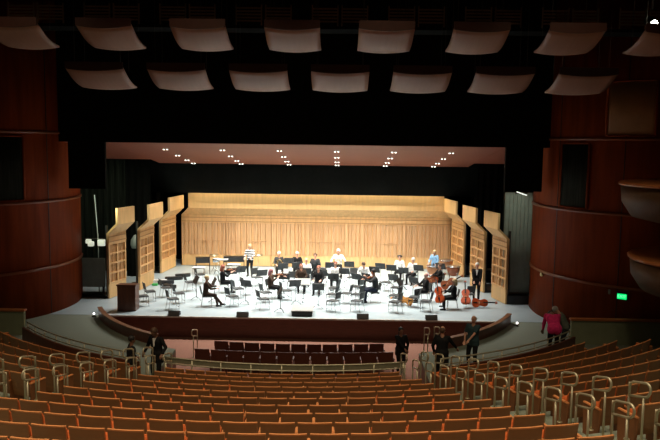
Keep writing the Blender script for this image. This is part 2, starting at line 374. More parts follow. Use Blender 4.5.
def shell_unit(name, label, A, B, cols, rows, towers=True, slat=False, top=4.1):
    """A, B: floor points of the image-left and image-right ends; front is local -Y"""
    d = B - A; W = d.length; t = thing(name, label, 'shell tower' if towers else 'shell wall', (A.x, A.y, 0), math.atan2(d.y, d.x))
    MB().box(0, W, 0, .09, .02, .66).build('dado', M['maple_light'], t, .006)
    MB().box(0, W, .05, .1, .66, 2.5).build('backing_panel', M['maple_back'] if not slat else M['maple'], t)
    mb = MB()
    z0, z1 = .66, 2.5
    if slat:
        rnd = random.Random(3); x = 0.0
        while x < W - .05:
            w = rnd.choice((.10, .14, .2, .26)); 
            mb.box(x, min(x + w, W), .0 - rnd.choice((0, .02, .035)), .051, z0, z1); x += w + rnd.choice((.03, .05, .08))
        mb.build('slats', M['maple_slat'], t)
        mb = MB()
        for z in (1.42,): mb.box(0, W, -.045, .0, z, z + .035)
        mb.build('batten', M['maple_slat'], t)
        mb = MB(); k = int(round(W / 2.55))
        for i in range(k + 1): mb.box(max(0, W * i / k - .012), min(W, W * i / k + .012), -.04, .05, .03, 2.95)
        mb.build('joint_strip', M['maple_back'], t)
    else:
        cw = .09
        for i in range(cols + 1):
            xc = (W - cw) * i / cols; mb.box(xc, xc + cw, -.02, .05, z0, z1)
        for j in range(rows + 1):
            zc = z0 + (z1 - z0 - .07) * j / rows; mb.box(0, W, -.022, .05, zc, zc + .07)
        mb.build('lattice_frame', M['maple'], t)
        mb = MB()
        for i in range(cols):
            for q in (1,):
                xc = (W - cw) / cols * (i + q / 2) + cw / 2; mb.box(xc - .012, xc + .012, .03, .05, z0, z1)
        mb.build('inner_bar', M['maple'], t)
    mb = MB(); mb.box(0, W, -.03, .09, 2.5, 2.95); mb.build('head_rail', M['maple'], t)
    mb = MB(); mb.box(0, W, -.05, -.03, 2.56, 2.6); mb.box(0, W, -.05, -.03, 2.78, 2.82); mb.build('rail_bead', M['maple_back'], t)
    if slat:
        i0, i1 = .5, W - .5; 
    else: i0, i1 = 0, W
    q = [(0, -.03, 2.95), (W, -.03, 2.95), (W, .09, 2.95), (0, .09, 2.95), (i0, -.5, 3.38), (i1, -.5, 3.38), (i1, -.4, 3.42), (i0, -.4, 3.42)]
    MB().hexa(q).build('sloping_panel', M['maple'], t)
    MB().box(i0, i1, -.5, -.4, 3.38, top).build('top_panel', M['maple_light'], t)
    if towers:
        mb = MB(); mb.box(.05, .13, .1, .7, 0, .1); mb.box(W - .13, W - .05, .1, .7, 0, .1); mb.box(.05, .12, .1, .18, 0, 3.3); mb.box(W - .12, W - .05, .1, .18, 0, 3.3)
        mb.box(.05, W - .05, .1, .16, 1.5, 1.6); mb.build('steel_brace', M['blackpaint'], t)
    return t
shell_unit('shell_tower', 'light wood shell tower nearest the audience, left side by the lectern', at(109.5, 299), at(126.5, 293), 2, 4)
shell_unit('shell_tower', 'light wood shell tower, middle one of the left three', at(140.2, 290.7), at(154.3, 283), 2, 4)
shell_unit('shell_tower', 'light wood shell tower on the left closest to the back wall', at(161.5, 273.6), at(176, 266.5), 2, 4)
shell_unit('shell_tower', 'light wood shell tower nearest the audience, right side, behind the cellos', at(491, 297.6), at(505, 304.6), 2, 4)
shell_unit('shell_tower', 'light wood shell tower beside the standing man in a suit', at(469.6, 285.5), at(482.8, 293), 2, 4)
shell_unit('shell_tower', 'light wood shell tower on the right closest to the back wall', at(450.5, 270.5), at(462.5, 277.5), 2, 4)
BW0 = at(181.5, 265.7); BW1 = at(449, 269)
BW1.y = BW0.y = (BW0.y + BW1.y) / 2
shell_unit('shell_wall', 'wide light wood slatted orchestra shell wall at the back of the stage', BW0, BW1, 6, 4, False, True, 5.2)
# lamp batten behind the border
yb = 11.25; t = thing('lamp_batten', 'lamp batten lighting the top of the pale back wall', 'lamp batten', (0, yb, 5.05))
m_ = MB(); m_.cyl((-7, 0, .15), (7, 0, .15), .025, .025, 8); m_.build('batten_pipe', M['dark_metal'], t)
m_ = MB()
for i in range(13): m_.box(-6.75 + i * 1.1, -6.45 + i * 1.1, -.08, .08, 0, .14)
m_.build('lamp_can', M['blackpaint'], t)
for i in range(5):
    ld = bpy.data.lights.new('batten_light', 'AREA'); ld.shape = 'RECTANGLE'; ld.size = 2.6; ld.size_y = .08; ld.energy = 60; ld.color = (1, .86, .6)
    lo = bpy.data.objects.new('batten_light', ld); COL.objects.link(lo); lo.location = (-5.6 + 2.8 * i, yb, 5.03); lo.rotation_euler = (R_(-6), 0, 0)

# ------------------------------------------------------------------ acoustic clouds, catwalk
def cloud(name, label, xc, y0, z0, y1, z1, w, group):
    t = thing(name, label, 'acoustic panel', (xc, (y0 + y1) / 2, z0 + .12), 0, group); nx, ny = 10, 8
    for part in ('underside', 'edge_band'):
        mb = MB(); vs = []; fs = []
        if part == 'underside':
            for j in range(ny + 1):
                for i in range(nx + 1):
                    u = i / nx; v = j / ny; x = (u - .5) * w; y = y0 + (y1 - y0) * v
                    z = z0 + (z1 - z0) * v - .10 * math.sin(math.pi * v) - .07 * (1 - (2 * u - 1) ** 2)
                    vs.append((x, y - (y0 + y1) / 2, z - z0 - .12))
            n = len(vs); vs += [(a, b, c + .05) for a, b, c in vs]
            for j in range(ny):
                for i in range(nx):
                    a = j * (nx + 1) + i; fs.append((a, a + 1, a + nx + 2, a + nx + 1)); fs.append((n + a, n + a + nx + 1, n + a + nx + 2, n + a + 1))
            for i in range(nx):
                fs.append((i, n + i, n + i + 1, i + 1)); a = ny * (nx + 1) + i; fs.append((a, a + 1, n + a + 1, n + a))
            for j in range(ny):
                a = j * (nx + 1); b = a + nx + 1; fs.append((a, b, n + b, n + a)); a += nx; b += nx; fs.append((a, n + a, n + b, b))
            mb.add(vs, fs, True); mb.build(part, M['cloud_wood'], t)
        else:
            yc = y0 - (y0 + y1) / 2; seg = 10
            for i in range(seg):
                x0_, x1_ = (-.5 + i / seg) * w, (-.5 + (i + 1) / seg) * w
                za, zb = [-.12 - .07 * (1 - (2 * u - 1) ** 2) for u in (i / seg, (i + 1) / seg)]
                mb.hexa([(x0_, yc - .05, za - .015), (x1_, yc - .05, zb - .015), (x1_, yc, zb - .015), (x0_, yc, za - .015), (x0_, yc - .05, .08), (x1_, yc - .05, .08), (x1_, yc, .08), (x0_, yc, .08)])
            mb.build(part, M['cloud_edge'], t)
    for sx in (-1, 1):
        for yy in (-.5, .5):
            m_ = MB(); m_.cyl((sx * w * .4, yy * (y1 - y0) * .6, -.1), (sx * w * .4, yy * (y1 - y0) * .6, 13.4 - z0 - .12), .008, .008, 5); m_.build('hanger', M['dark_metal'], t)
    return t
for i in range(9):
    nm = 'pale curved acoustic panel in the upper hanging row, %s' % ('directly over the centre aisle of seats' if i == 4 else '%s from the %s end' % (ORD[i + 1] if i < 4 else ORD[9 - i], 'left' if i < 4 else 'right'))
    cloud('acoustic_cloud', nm, .02 + 2.58 * (i - 4), -8.25, 10.17, -6.75, 9.76, 1.52, 'upper row of hanging acoustic panels')
for i in range(8):
    nm = 'curved acoustic panel in the lower hanging row, %s from the %s end' % (ORD[i + 1] if i < 4 else ORD[8 - i], 'left' if i < 4 else 'right')
    if i in (0,): continue
    cloud('acoustic_cloud', nm.replace('first from the right end', 'faint one against the right wall'), .05 + 2.58 * (i - 3.5), -5.45, 9.3, -3.95, 8.82, 1.83, 'lower row of hanging acoustic panels')
t = thing('catwalk', 'dim brown catwalk railing hanging above the acoustic panels', 'catwalk', (0, -3.0, 11.0))
MB().box(-13, 13, -.5, .5, -.1, 0).build('walkway', M['black'], t)
for i in range(10):
    x = -11.6 + i * 2.58; mb = MB()
    for a, b in ((-.95, -.05), (.05, .95)):
        for q in range(5): mb.box(x + a, x + b, -.53, -.5, .12 + q * .105, .17 + q * .105)
        for xx in (a, b - .04): mb.box(x + xx, x + xx + .04, -.55, -.5, 0, .68)
    mb.build('railing_panel', mat('catwalk_brown', (.2, .11, .06), .7) if i == 0 else bpy.data.materials['catwalk_brown'], t)
# spotlight at the upper right
p = atY(655, 23, -8)
t = thing('house_spotlight', 'bright greenish white spotlight at the top right corner', 'spotlight', p, 0)
m_ = MB(); m_.cyl((0, .05, 0), (0, .38, .12), .10, .14, 16); m_.build('spot_body', M['blackpaint'], t)
m_ = MB(); m_.cyl((0, .05, 0), (0, .02, -.01), .085, .085, 16); m_.build('spot_lens', M['lens_hot'], t)
m_ = MB(); m_.tube([(-.15, .2, .05), (-.17, .2, .3), (0, .2, .4), (.17, .2, .3), (.15, .2, .05)], .012, 6); m_.cyl((0, .2, .4), (0, .2, 2.4), .02, .02, 6); m_.build('spot_yoke', M['dark_metal'], t)

# ------------------------------------------------------------------ house lights (recessed in the hall ceiling, above the frame)
for i, (x, y) in enumerate([(x, y) for y in (-31, -24, -17, -11) for x in (-7.5, -2.5, 2.5, 7.5)]):
    t = thing('ceiling_downlight', 'recessed warm downlight in the hall ceiling above the seats', 'ceiling lamp', (x, y, 13.45), 0, 'hall ceiling downlights')
    m_ = MB(); m_.lathe([(.3, .04), (.3, -.03), (.24, -.03), (.22, .03)]); m_.build('trim_ring', M['dark_metal'], t)
    ld = bpy.data.lights.new('house_spot', 'SPOT'); ld.energy = 1150 if y < -12 else 330; ld.color = (1, .80, .52); ld.spot_size = R_(108); ld.spot_blend = .7; ld.shadow_soft_size = .2
    lo = bpy.data.objects.new('house_spot', ld); COL.objects.link(lo); lo.location = (x, y, 13.38)

# ------------------------------------------------------------------ auditorium seats
def make_seat(label, dark=False):
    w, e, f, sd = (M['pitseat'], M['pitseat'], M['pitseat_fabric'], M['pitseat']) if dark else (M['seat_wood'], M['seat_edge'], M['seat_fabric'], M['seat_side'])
    t = thing('pit_seat' if dark else 'auditorium_seat', label, 'seat')
    def plate(y, z0, z1, wd, th, lean, bow=.02, n=6):
        mb = MB()
        for i in range(n):
            u0_, u1_ = i / n, (i + 1) / n; xa, xb = (u0_ - .5) * wd, (u1_ - .5) * wd
            ya, yb_ = [y - bow * (1 - (2 * u - 1) ** 2) for u in (u0_, u1_)]
            dz = (z1 - z0) * lean
            mb.hexa([(xa, ya, z0), (xb, yb_, z0), (xb, yb_ + th, z0), (xa, ya + th, z0), (xa, ya - dz, z1), (xb, yb_ - dz, z1), (xb, yb_ - dz + th, z1), (xa, ya - dz + th, z1)])
        return mb
    plate(-.14, .24, .765, .505, .022, .18).build('back_panel', w, t)
    plate(-.14 - .092, .765, .785, .51, .032, .18).build('top_edge', e, t)
    plate(-.112, .30, .735, .47, .05, .18).build('back_cushion', f, t, .012)
    m_ = MB(); m_.hexa([(-.22, -.05, .36), (.22, -.05, .36), (.22, .02, .33), (-.22, .02, .33), (-.22, .05, .60), (.22, .05, .60), (.22, .13, .58), (-.22, .13, .58)]); m_.build('seat_cushion', f, t, .02)
    mb = MB(); mb.prism([(-.2, .0), (.14, .0), (.17, .545), (-.24, .545)], -.012, .012)
    mb.v = [V((v.z + .2775, v.x, v.y)) for v in mb.v]; mb.build('side_standard', sd, t)
    mb = MB(); mb.box(.2545, .3005, -.24, .13, .545, .58); mb.build('armrest', e, t, .01)
    return t
nseat = 0
def inframe(p, mg=14):
    x, y = proj(p); return -mg < x < 660 + mg and -5 < y < 440 + mg
proto = None
endmesh = None
def end_panel(seat, sd):
    """closed wooden end panel and arm on the aisle side of the first seat of a row"""
    global endmesh
    if endmesh is None:
        mb = MB(); mb.prism([(-.21, 0), (.18, 0), (.21, .56), (-.27, .56)], -.016, .016); mb.v = [V((v.z, v.x, v.y)) for v in mb.v]
        m2 = MB(); m2.box(-.032, .032, -.25, .2, .56, .59); endmesh = (mb.mesh('end_panel', M['seat_side'], .004), m2.mesh('armrest', M['seat_edge'], .01))
    for me in endmesh: o = link(me.name.split('.')[0], me, seat); o.location = (sd * (.2775 if sd < 0 else .297), 0, .0)
def place_seat(R, th, z, label, group, end=0):
    global proto, nseat
    p = spol(R - .25, th, z)
    if proto is None:
        proto = make_seat(label); proto.location = p; proto.rotation_euler = (0, 0, R_(th)); proto['group'] = group
        r = proto
    else: r = dup(proto, p, R_(th), label, group)
    if end: end_panel(r, end)
    nseat += 1
for k in range(1, 13):                                   # centre block
    R = seatR(k); lo_, hi_ = -14.0, 13.5; dth = math.degrees(.555 / R); n = int((hi_ - lo_) / dth); pad = (hi_ - lo_ - n * dth) / 2
    for i in ([1] + [j for j in range(n) if j != 1] if k == 1 else range(n)):
        th = hi_ - (i + .5) * dth - (pad * (.3 if k % 2 else 1))
        if not inframe(spol(R, th, topz(k))): continue
        place_seat(R, th, floorz(k), 'wooden seat, centre block, %s row behind the front rail, %s from the right aisle' % (ORD[k], ORD[i + 1]), 'centre block auditorium seats', 1 if i == 0 else -1 if i == n - 1 else 0)
for side, s in (('right', 1), ('left', -1)):
    for k in range(1, 12):
        R = seatR(k); dth = math.degrees(.555 / R); n = int(((44.8 if s > 0 else 47.5) - 18.2) / dth)
        for i in range(n):
            th = s * (18.2 + (i + .5) * dth)
            if not inframe(spol(R, th, topz(k)), 8): continue
            place_seat(R, th, floorz(k), 'wooden seat, %s block, %s row behind the curved rail, %s from the aisle' % (side, ORD[k], ORD[i + 1]), side + ' block auditorium seats', (-s if i == 0 else s if i == n - 1 else 0))
print('SEATS', nseat)
pproto = None
for k, (Rp, xa, xb) in enumerate(((0, 214, 384), (1, 194, 394))):
    yb = (-3.55, -4.55)[k]; zb = PIT + .9
    A = atY(xa, 343 if k == 0 else 352, yb); B = atY(xb, 343 if k == 0 else 352, yb); n = 11 if k == 0 else 12
    for i in range(n):
        u = (i + .5) / n; x = A.x + (B.x - A.x) * u; y = yb - .0 + .28 * ((2 * u - 1) ** 2); rz = R_(4 * (2 * u - 1))
        lab = 'dark red seat in the %s pit row, %s from its left end' % ('front' if k == 0 else 'rear', ORD[i + 1])
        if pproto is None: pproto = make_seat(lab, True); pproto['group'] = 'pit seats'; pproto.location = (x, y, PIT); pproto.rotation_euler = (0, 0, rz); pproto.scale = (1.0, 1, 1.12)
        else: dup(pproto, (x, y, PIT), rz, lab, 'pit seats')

# ------------------------------------------------------------------ rails
def arc_rail(name, label, ta, tb, zb, nposts):
    t = thing(name, label, 'railing', pol(RAIL, (ta + tb) / 2, 0)); inv = t.location.copy(); n = 40
    for z, r, pn in ((.87, .024, 'top_rail'), (.70, .02, 'lower_rail')):
        m_ = MB(); m_.tube([pol(RAIL, ta + (tb - ta) * i / n, z) - inv for i in range(n + 1)], r, 8); m_.build(pn, M['steel'], t)
    if zb > 5 or abs(ta + tb) < 5:
        mb = MB(); n2 = 40
        for i in range(n2):
            a, b = [pol(RAIL, ta + (tb - ta) * (i + e) / n2, 0) - inv for e in (0, 1)]
            mb.hexa([a + V((0, -.004, .73)), b + V((0, -.004, .73)), b + V((0, .004, .73)), a + V((0, .004, .73)), a + V((0, -.004, .85)), b + V((0, -.004, .85)), b + V((0, .004, .85)), a + V((0, .004, .85))])
        mb.build('infill_plate', mat('rail_infill', (.22, .20, .13), .5), t)
    for i in range(nposts):
        q = pol(RAIL, ta + (tb - ta) * (i + .02) / (nposts - .96), 0) - inv
        m_ = MB(); m_.cyl(q + V((0, 0, zb)), q + V((0, 0, .87)), .02, .02, 8); m_.cyl(q + V((0, 0, zb)), q + V((0, 0, zb + .02)), .05, .05, 10); m_.build('post', M['steel'], t)
    return t
arc_rail('front_railing', 'pale two bar steel railing curving in front of the centre seats', -17.2, 15.6, 0, 9)
arc_rail('front_railing', 'two bar steel railing curving in front of the left seating block', -49, -21, 0, 9)
arc_rail('front_railing', 'two bar steel railing curving in front of the right seating block', 21, 49, 0, 9)
mb = MB(); annulus(mb, RAIL + .05, RAIL + .12, 21, 50, 0, .66, clip=False); annulus(mb, RAIL + .05, RAIL + .12, -50, -21, 0, .66, clip=False)
struct('wall_block_front', mb, M['pit_wood'])
hoop0 = None
def hoop(th, R, z, label, s, group):
    """loop handrail in a radial plane, round end uphill; local +Y points to the stage"""
    global hoop0
    if hoop0 is None:
        hoop0 = thing('loop_handrail', label, 'handrail', (0, 0, 0), 0, group)
        for y in (.12, -.2):
            m_ = MB(); m_.cyl((0, y, 0), (0, y, .96 if y > 0 else .80), .019, .019, 8); m_.cyl((0, y, 0), (0, y, .015), .05, .05, 10); m_.build('post', M['steel'], hoop0)
        pts = [(0, .12, .74), (0, .12, .86), (0, .11, .93), (0, .05, .97), (0, -.22, .97)]
        pts += [(0, -.22 - .115 * math.sin(a), .855 + .115 * math.cos(a)) for a in [math.pi * i / 8 for i in range(1, 9)]] + [(0, .12, .74)]
        pts = [(x_, y_, z_ - .24 * (y_ - .12)) for x_, y_, z_ in pts]     # rises with the stairs
        m_ = MB(); m_.tube(pts, .021, 8); m_.build('loop', M['steel'], hoop0)
        hoop0.location = spol(R, th, z); hoop0.rotation_euler = (0, 0, R_(th))
    else:
        r = dup(hoop0, spol(R, th, z), R_(th), label, group); r.scale.z = .89 if abs(th) < 16 else 1.0
for side, s in (('right', 1), ('left', -1)):
    for k in range(1, 13):
        for th, nm in ((15.0, 'inner'), (17.8, 'outer')):
            R = frontR(k) - .02
            if not inframe(spol(R, s * th, floorz(k) + .8), 4): continue
            hoop(s * th, R, floorz(k), 'steel loop handrail on the %s aisle, %s side, %s step up from the front' % (side, nm, ORD[k]), s, side + ' aisle loop handrails')
for (x, y, lab) in ((425, 357, 'steel loop handrail at the pit steps right of the pit seats'), (435, 356, 'second steel loop handrail at the pit steps, beside the man in black'),
                    (196, 356, 'steel loop handrail standing left of the pit seats')):
    p = at(x, y, PIT if x < 300 else -.0); d_ = dup(hoop0, p, R_(15 if x > 300 else -15), lab, 'pit step handrails')
m_ = None
# aisle step lamps: pale nosing strips and small brass lamps beside the left aisle hoops

# ------------------------------------------------------------------ people
DG = bpy.context.evaluated_depsgraph_get
def remesh(mb, name, m, voxel, smooth=4):
    me = bpy.data.meshes.new('tmp'); me.from_pydata([tuple(p) for p in mb.v], [], mb.f)
    o = bpy.data.objects.new('tmp', me); COL.objects.link(o)
    md = o.modifiers.new('r', 'REMESH'); md.mode = 'VOXEL'; md.voxel_size = voxel
    sm = o.modifiers.new('s', 'SMOOTH'); sm.iterations = smooth; sm.factor = .5
    bpy.context.view_layer.update()
    out = bpy.data.meshes.new_from_object(o.evaluated_get(DG())); out.name = name
    bpy.data.objects.remove(o); bpy.data.meshes.remove(me)
    for p in out.polygons: p.use_smooth = True
    out.materials.clear(); out.materials.append(m); return out
def bone(mb, a, ra, b, rb, sx=1):
    a = V(a); b = V(b); mb.ball(a, ra, 12, 8); mb.ball(b, rb, 12, 8); mb.cyl(a, b, ra, rb, 12)
def ik(a, c, l1, l2, pole):
    a = V(a); c = V(c); d = c - a; L = min(d.length, (l1 + l2) * .995)
    u = d.normalized(); c = a + u * L; x = (l1 * l1 - l2 * l2 + L * L) / (2 * L); h = math.sqrt(max(l1 * l1 - x * x, 0))
    p = V(pole); p = (p - u * p.dot(u)); p = p.normalized() if p.length > 1e-4 else V((0, 1, 0))
    return a + u * x + p * h, c
NP = [0]
def person(loc, rz, label, top, legs, hair, skin='skin', style='short', sleeve='long', scale=1.0, group=None, lean=0, twist=0,
           pelvis=(0, 0, .93), hl=(-.26, .06, .86), hr=(.26, .06, .86), fl=(-.1, 0, 0), fr=(.1, .04, 0), nod=0, look=0, hem=.0, tie=False, skirt=False, grip=.5):
    t = thing('person', label, 'person', loc, rz, group); t.scale = (scale,) * 3
    P = V(pelvis); S = Matrix.Rotation(R_(-lean), 3, 'X')
    sp = S @ V((0, 0, 1)); X = Matrix.Rotation(R_(twist), 3, sp) @ V((1, 0, 0)); F = sp.cross(X)
    waist = P + sp * .16; chest = P + sp * .36; neck0 = P + sp * .49; shl = P + sp * .455 - X * .175; shr = P + sp * .455 + X * .175
    H = Matrix.Rotation(R_(-nod), 3, X) @ sp if nod else sp
    hd = neck0 + sp * .04 + H * .138
    # head axes: up H, forward
    Fh = X.cross(H) * -1; Fh = H.cross(X); Fh = Matrix.Rotation(R_(look), 3, H) @ Fh; Xh = Fh.cross(H)
    hm = Matrix((Xh, Fh, H)).transposed().to_4x4(); hm.translation = hd
    b = MB()
    def torso(m, e):
        for s in (-1, 1):
            bone(m, P + X * s * .07, .105 + e, waist + X * s * .055, .095 + e); bone(m, waist + X * s * .055, .095 + e, chest + X * s * .075, .105 + e)
            bone(m, chest + X * s * .075, .105 + e, neck0 + X * s * .10 - sp * .055, .058 + e)
    torso(b, 0)
    bone(b, neck0 - sp * .04, .058, neck0 + sp * .06 + H * .03, .052)
    b.M = hm; b.ball((0, .0, .01), (.076, .096, .105), 16, 12); b.ball((0, .035, -.055), (.052, .058, .05), 12, 8); b.ball((0, .092, -.025), (.013, .02, .022), 8, 6)
    b.ball((-.078, -.01, -.02), (.012, .022, .032), 8, 6); b.ball((.078, -.01, -.02), (.012, .022, .032), 8, 6); b.ball((0, .085, .025), (.05, .012, .012), 8, 6); b.ball((0, .088, -.062), (.024, .012, .01), 8, 6)
    b.M = Matrix.Identity(4)
    cl = MB(); tr = MB(); shoes = []
    torso(cl, .02)
    for s, sh, hnd in ((-1, shl, hl), (1, shr, hr)):
        el, wr = ik(sh, V(hnd), .29, .25, V((s * .6, -.35, -.8)))
        bone(b, sh, .05, el, .038); bone(b, el, .038, wr, .026)
        d = (wr - el).normalized(); side = d.cross(V((0, 0, 1)) if abs(d.z) < .8 else V((0, 1, 0))).normalized() * s; n = side.cross(d).normalized()
        if n.z > 0 and abs(d.z) < .8: n = -n
        # palm, four unequal curled fingers and a thumb
        for k in (-1, 0, 1): bone(b, wr + side * k * .018, .018, wr + d * .085 + side * k * .022, .015)
        for k, L in enumerate((.062, .074, .068, .052)):
            o_ = wr + d * .085 + side * (1.5 - k) * .0215; c1 = (d * math.cos(grip) + n * math.sin(grip)); c2 = (d * math.cos(2.1 * grip) + n * math.sin(2.1 * grip))
            bone(b, o_, .0105, o_ + c1 * L * .55, .0098); bone(b, o_ + c1 * L * .55, .0098, o_ + c1 * L * .55 + c2 * L * .5, .0085)
        o_ = wr + d * .03 + side * .028; q = (d * .7 + side * .6 + n * .3).normalized(); bone(b, o_, .013, o_ + q * .045, .011); bone(b, o_ + q * .045, .011, o_ + q * .045 + (d * .8 + n * .5).normalized() * .03, .009)
        if sleeve == 'long': bone(cl, sh, .066, el, .052); bone(cl, el, .052, el + (wr - el) * .93, .039)
        else: bone(cl, sh, .066, sh + (el - sh) * .7, .058)
    for s, ft in ((-1, fl), (1, fr)):
        hip = P + X * s * .09 - V((0, 0, .02)); kn, an = ik(hip, V(ft) + V((0, 0, .08)), .43, .42, V((s * .12, 1, .1)))
        bone(b, hip, .085, kn, .055); bone(b, kn, .055, an, .038); fd = V((s * .15, 1, 0)).normalized()
        bone(b, an - V((0, 0, .04)), .035, an + fd * .13 - V((0, 0, .05)), .026)
        bone(tr, hip, .10, kn, .070); bone(tr, kn, .070, kn + (an - kn) * .95, .052)
        sm_ = MB(); bone(sm_, an - fd * .04 - V((0, 0, .035)), .044, an + fd * .07 - V((0, 0, .04)), .041); bone(sm_, an + fd * .07 - V((0, 0, .04)), .041, an + fd * .16 - V((0, 0, .05)), .03); shoes.append(sm_)
    bone(tr, P - X * .06, .125, P + X * .06, .125); bone(tr, P + sp * .08 - X * .05, .108, P + sp * .08 + X * .05, .108)
    if hem:
        bone(cl, P - X * .06, .15, P + X * .06, .15)
        for s in (-1, 1): bone(cl, P + X * s * .07, .125, P + X * s * .075 - (V((0, 0, 1)) * hem), .138)
    link('body', remesh(b, 'body', M[{'skin': 'skin', 'pale': 'skin_pale', 'dark': 'skin_dark'}[skin]], .0115, 2), t)
    link('jacket' if sleeve == 'long' else 'shirt', remesh(cl, 'top', M[top], .018), t)
    link('trousers', remesh(tr, 'trousers', M[legs], .02), t)
    for sm_ in shoes: link('shoe', remesh(sm_, 'shoe', M['blackpaint'], .014, 2), t)
    h = MB(); h.M = hm
    h.ball((0, -.02, .036), (.097, .105, .102), 18, 12)
    if style == 'long':
        h.M = Matrix.Identity(4); bone(h, hm @ V((0, -.05, 0)), .085, hm @ V((0, -.075, -.14)), .075)
    if style == 'bun': h.ball((0, -.11, .05), (.045, .045, .045), 12, 8)
    if style == 'buns': h.ball((-.09, -.03, .07), (.045, .045, .045), 12, 8); h.ball((.09, -.03, .07), (.045, .045, .045), 12, 8)
    if style == 'thin': h = MB(); h.M = hm; h.ball((0, -.034, .008), (.092, .088, .088), 18, 12)
    link('hair', remesh(h, 'hair', M[hair], .015, 2), t)
    e = MB(); e.M = hm
    for s in (-1, 1): e.ball((s * .031, .088, .004), (.011, .008, .007), 8, 6)
    e.build('eyes', M['eye'], t)
    e = MB(); e.M = hm; e.ball((0, .094, -.066), (.022, .008, .006), 8, 6); e.build('mouth', M['lip'], t)
    if tie:
        e = MB(); a_ = neck0 - sp * .02; f_ = F
        c0 = a_ + f_ * .07; c1 = chest - sp * .12 + f_ * .125
        e.hexa([c1 - X * .01 - f_ * .01, c1 + X * .01 - f_ * .01, c1 + X * .01 + f_ * .012, c1 - X * .01 + f_ * .012, c0 - X * .065 - f_ * .03, c0 + X * .065 - f_ * .03, c0 + X * .05 + f_ * .02, c0 - X * .05 + f_ * .02])
        e.build('shirt_front', M['whiteshirt'], t)
    NP[0] += 1
    return t

# ------------------------------------------------------------------ chairs, stands, instruments
def orch_chair(label):
    t = thing('orchestra_chair', label, 'chair')
    mb = MB(); mb.box(-.21, .21, -.2, .22, .43, .47); mb.build('seat', M['chair_pad'], t, .015)
    mb = MB(); n = 6
    for i in range(n):
        a, b = [(-.5 + (i + e) / n) * .42 for e in (0, 1)]; ya, yb_ = [-.23 - .03 * (1 - (2 * (i + e) / n - 1) ** 2) for e in (0, 1)]
        mb.hexa([(a, ya, .56), (b, yb_, .56), (b, yb_ + .025, .56), (a, ya + .025, .56), (a, ya - .06, .86), (b, yb_ - .06, .86), (b, yb_ - .035, .86), (a, ya - .035, .86)])
    mb.build('backrest', M['chair_pad'], t)
    for s in (-1, 1):
        m_ = MB(); m_.tube([(s * .215, .2, 0), (s * .215, .19, .42)], .012, 6); m_.build('leg', M['chrome'], t)
        m_ = MB(); m_.tube([(s * .215, -.25, 0), (s * .215, -.18, .40), (s * .2, -.22, .6), (s * .19, -.28, .84)], .012, 6); m_.build('leg', M['chrome'], t)
    m_ = MB(); m_.tube([(-.215, .19, .42), (-.215, -.18, .41), (.215, -.18, .41), (.215, .19, .42), (-.215, .19, .42)], .011, 6)
    m_.tube([(-.215, .195, .12), (.215, .195, .12)], .009, 6); m_.build('seat_frame', M['chrome'], t)
    return t
chair0 = None
def chair(x, y, rz, label, group='empty orchestra chairs', p=None):
    global chair0
    p = p or at(x, y, 0)
    if chair0 is None: chair0 = orch_chair(label); chair0.location = p; chair0.rotation_euler = (0, 0, rz); chair0['group'] = group; return chair0
    return dup(chair0, p, rz, label, group)
stand0 = None
def mstand(x, y, rz, label, group='black music stands', p=None, h=1.0):
    """desk faces the player, who is on the local -Y side"""
    global stand0
    p = p or at(x, y, 0)
    if stand0 is None:
        t = stand0 = thing('music_stand', label, 'music stand', (0, 0, 0), 0, group)
        mb = MB(); c, s_ = math.cos(R_(62)), math.sin(R_(62))
        f = lambda u, v, w: (u, v * c - w * s_ , .92 + v * s_ + w * c)
        mb.hexa([f(-.26, -.16, -.01), f(.26, -.16, -.01), f(.26, -.16, .01), f(-.26, -.16, .01), f(-.26, .19, -.01), f(.26, .19, -.01), f(.26, .19, .01), f(-.26, .19, .01)]); mb.build('desk', M['blackpaint'], t)
        mb = MB(); mb.hexa([f(-.26, -.17, -.01), f(.26, -.17, -.01), f(.26, -.17, .07), f(-.26, -.17, .07), f(-.26, -.155, -.01), f(.26, -.155, -.01), f(.26, -.155, .07), f(-.26, -.155, .07)]); mb.build('lip', M['blackpaint'], t)
        m_ = MB(); m_.cyl((0, .02, .12), (0, .02, .5), .016); m_.cyl((0, .02, .5), (0, .02, .92), .011); m_.build('pole', M['blackpaint'], t)
        m_ = MB()
        for k in range(3): a = 2 * math.pi * k / 3 + .5; m_.tube([(0, .02, .16), (.12 * math.cos(a), .02 + .12 * math.sin(a), .12), (.27 * math.cos(a), .02 + .27 * math.sin(a), .01)], .011, 6)
        m_.build('tripod_base', M['blackpaint'], t); t.location = p; t.rotation_euler = (0, 0, rz); return t
    return dup(stand0, p, rz, label, group)
def sheet(st, label, w=.40, col='paper'):
    c, s_ = math.cos(R_(62)), math.sin(R_(62)); f = lambda u, v, q: (u, v * c - q * s_, .92 + v * s_ + q * c)
    mb = MB()
    for a, b in ((-w / 2, -.003), (.003, w / 2)):
        mb.hexa([f(a, -.15, .012), f(b, -.15, .012), f(b, -.15, .018), f(a, -.15, .018), f(a, .15, .012), f(b, .15, .012), f(b, .15, .018), f(a, .15, .018)])
    o = mb.build('sheet_music', M[col]); o.location = st.location; o.rotation_euler = st.rotation_euler; return tag(o, label, 'sheet music')
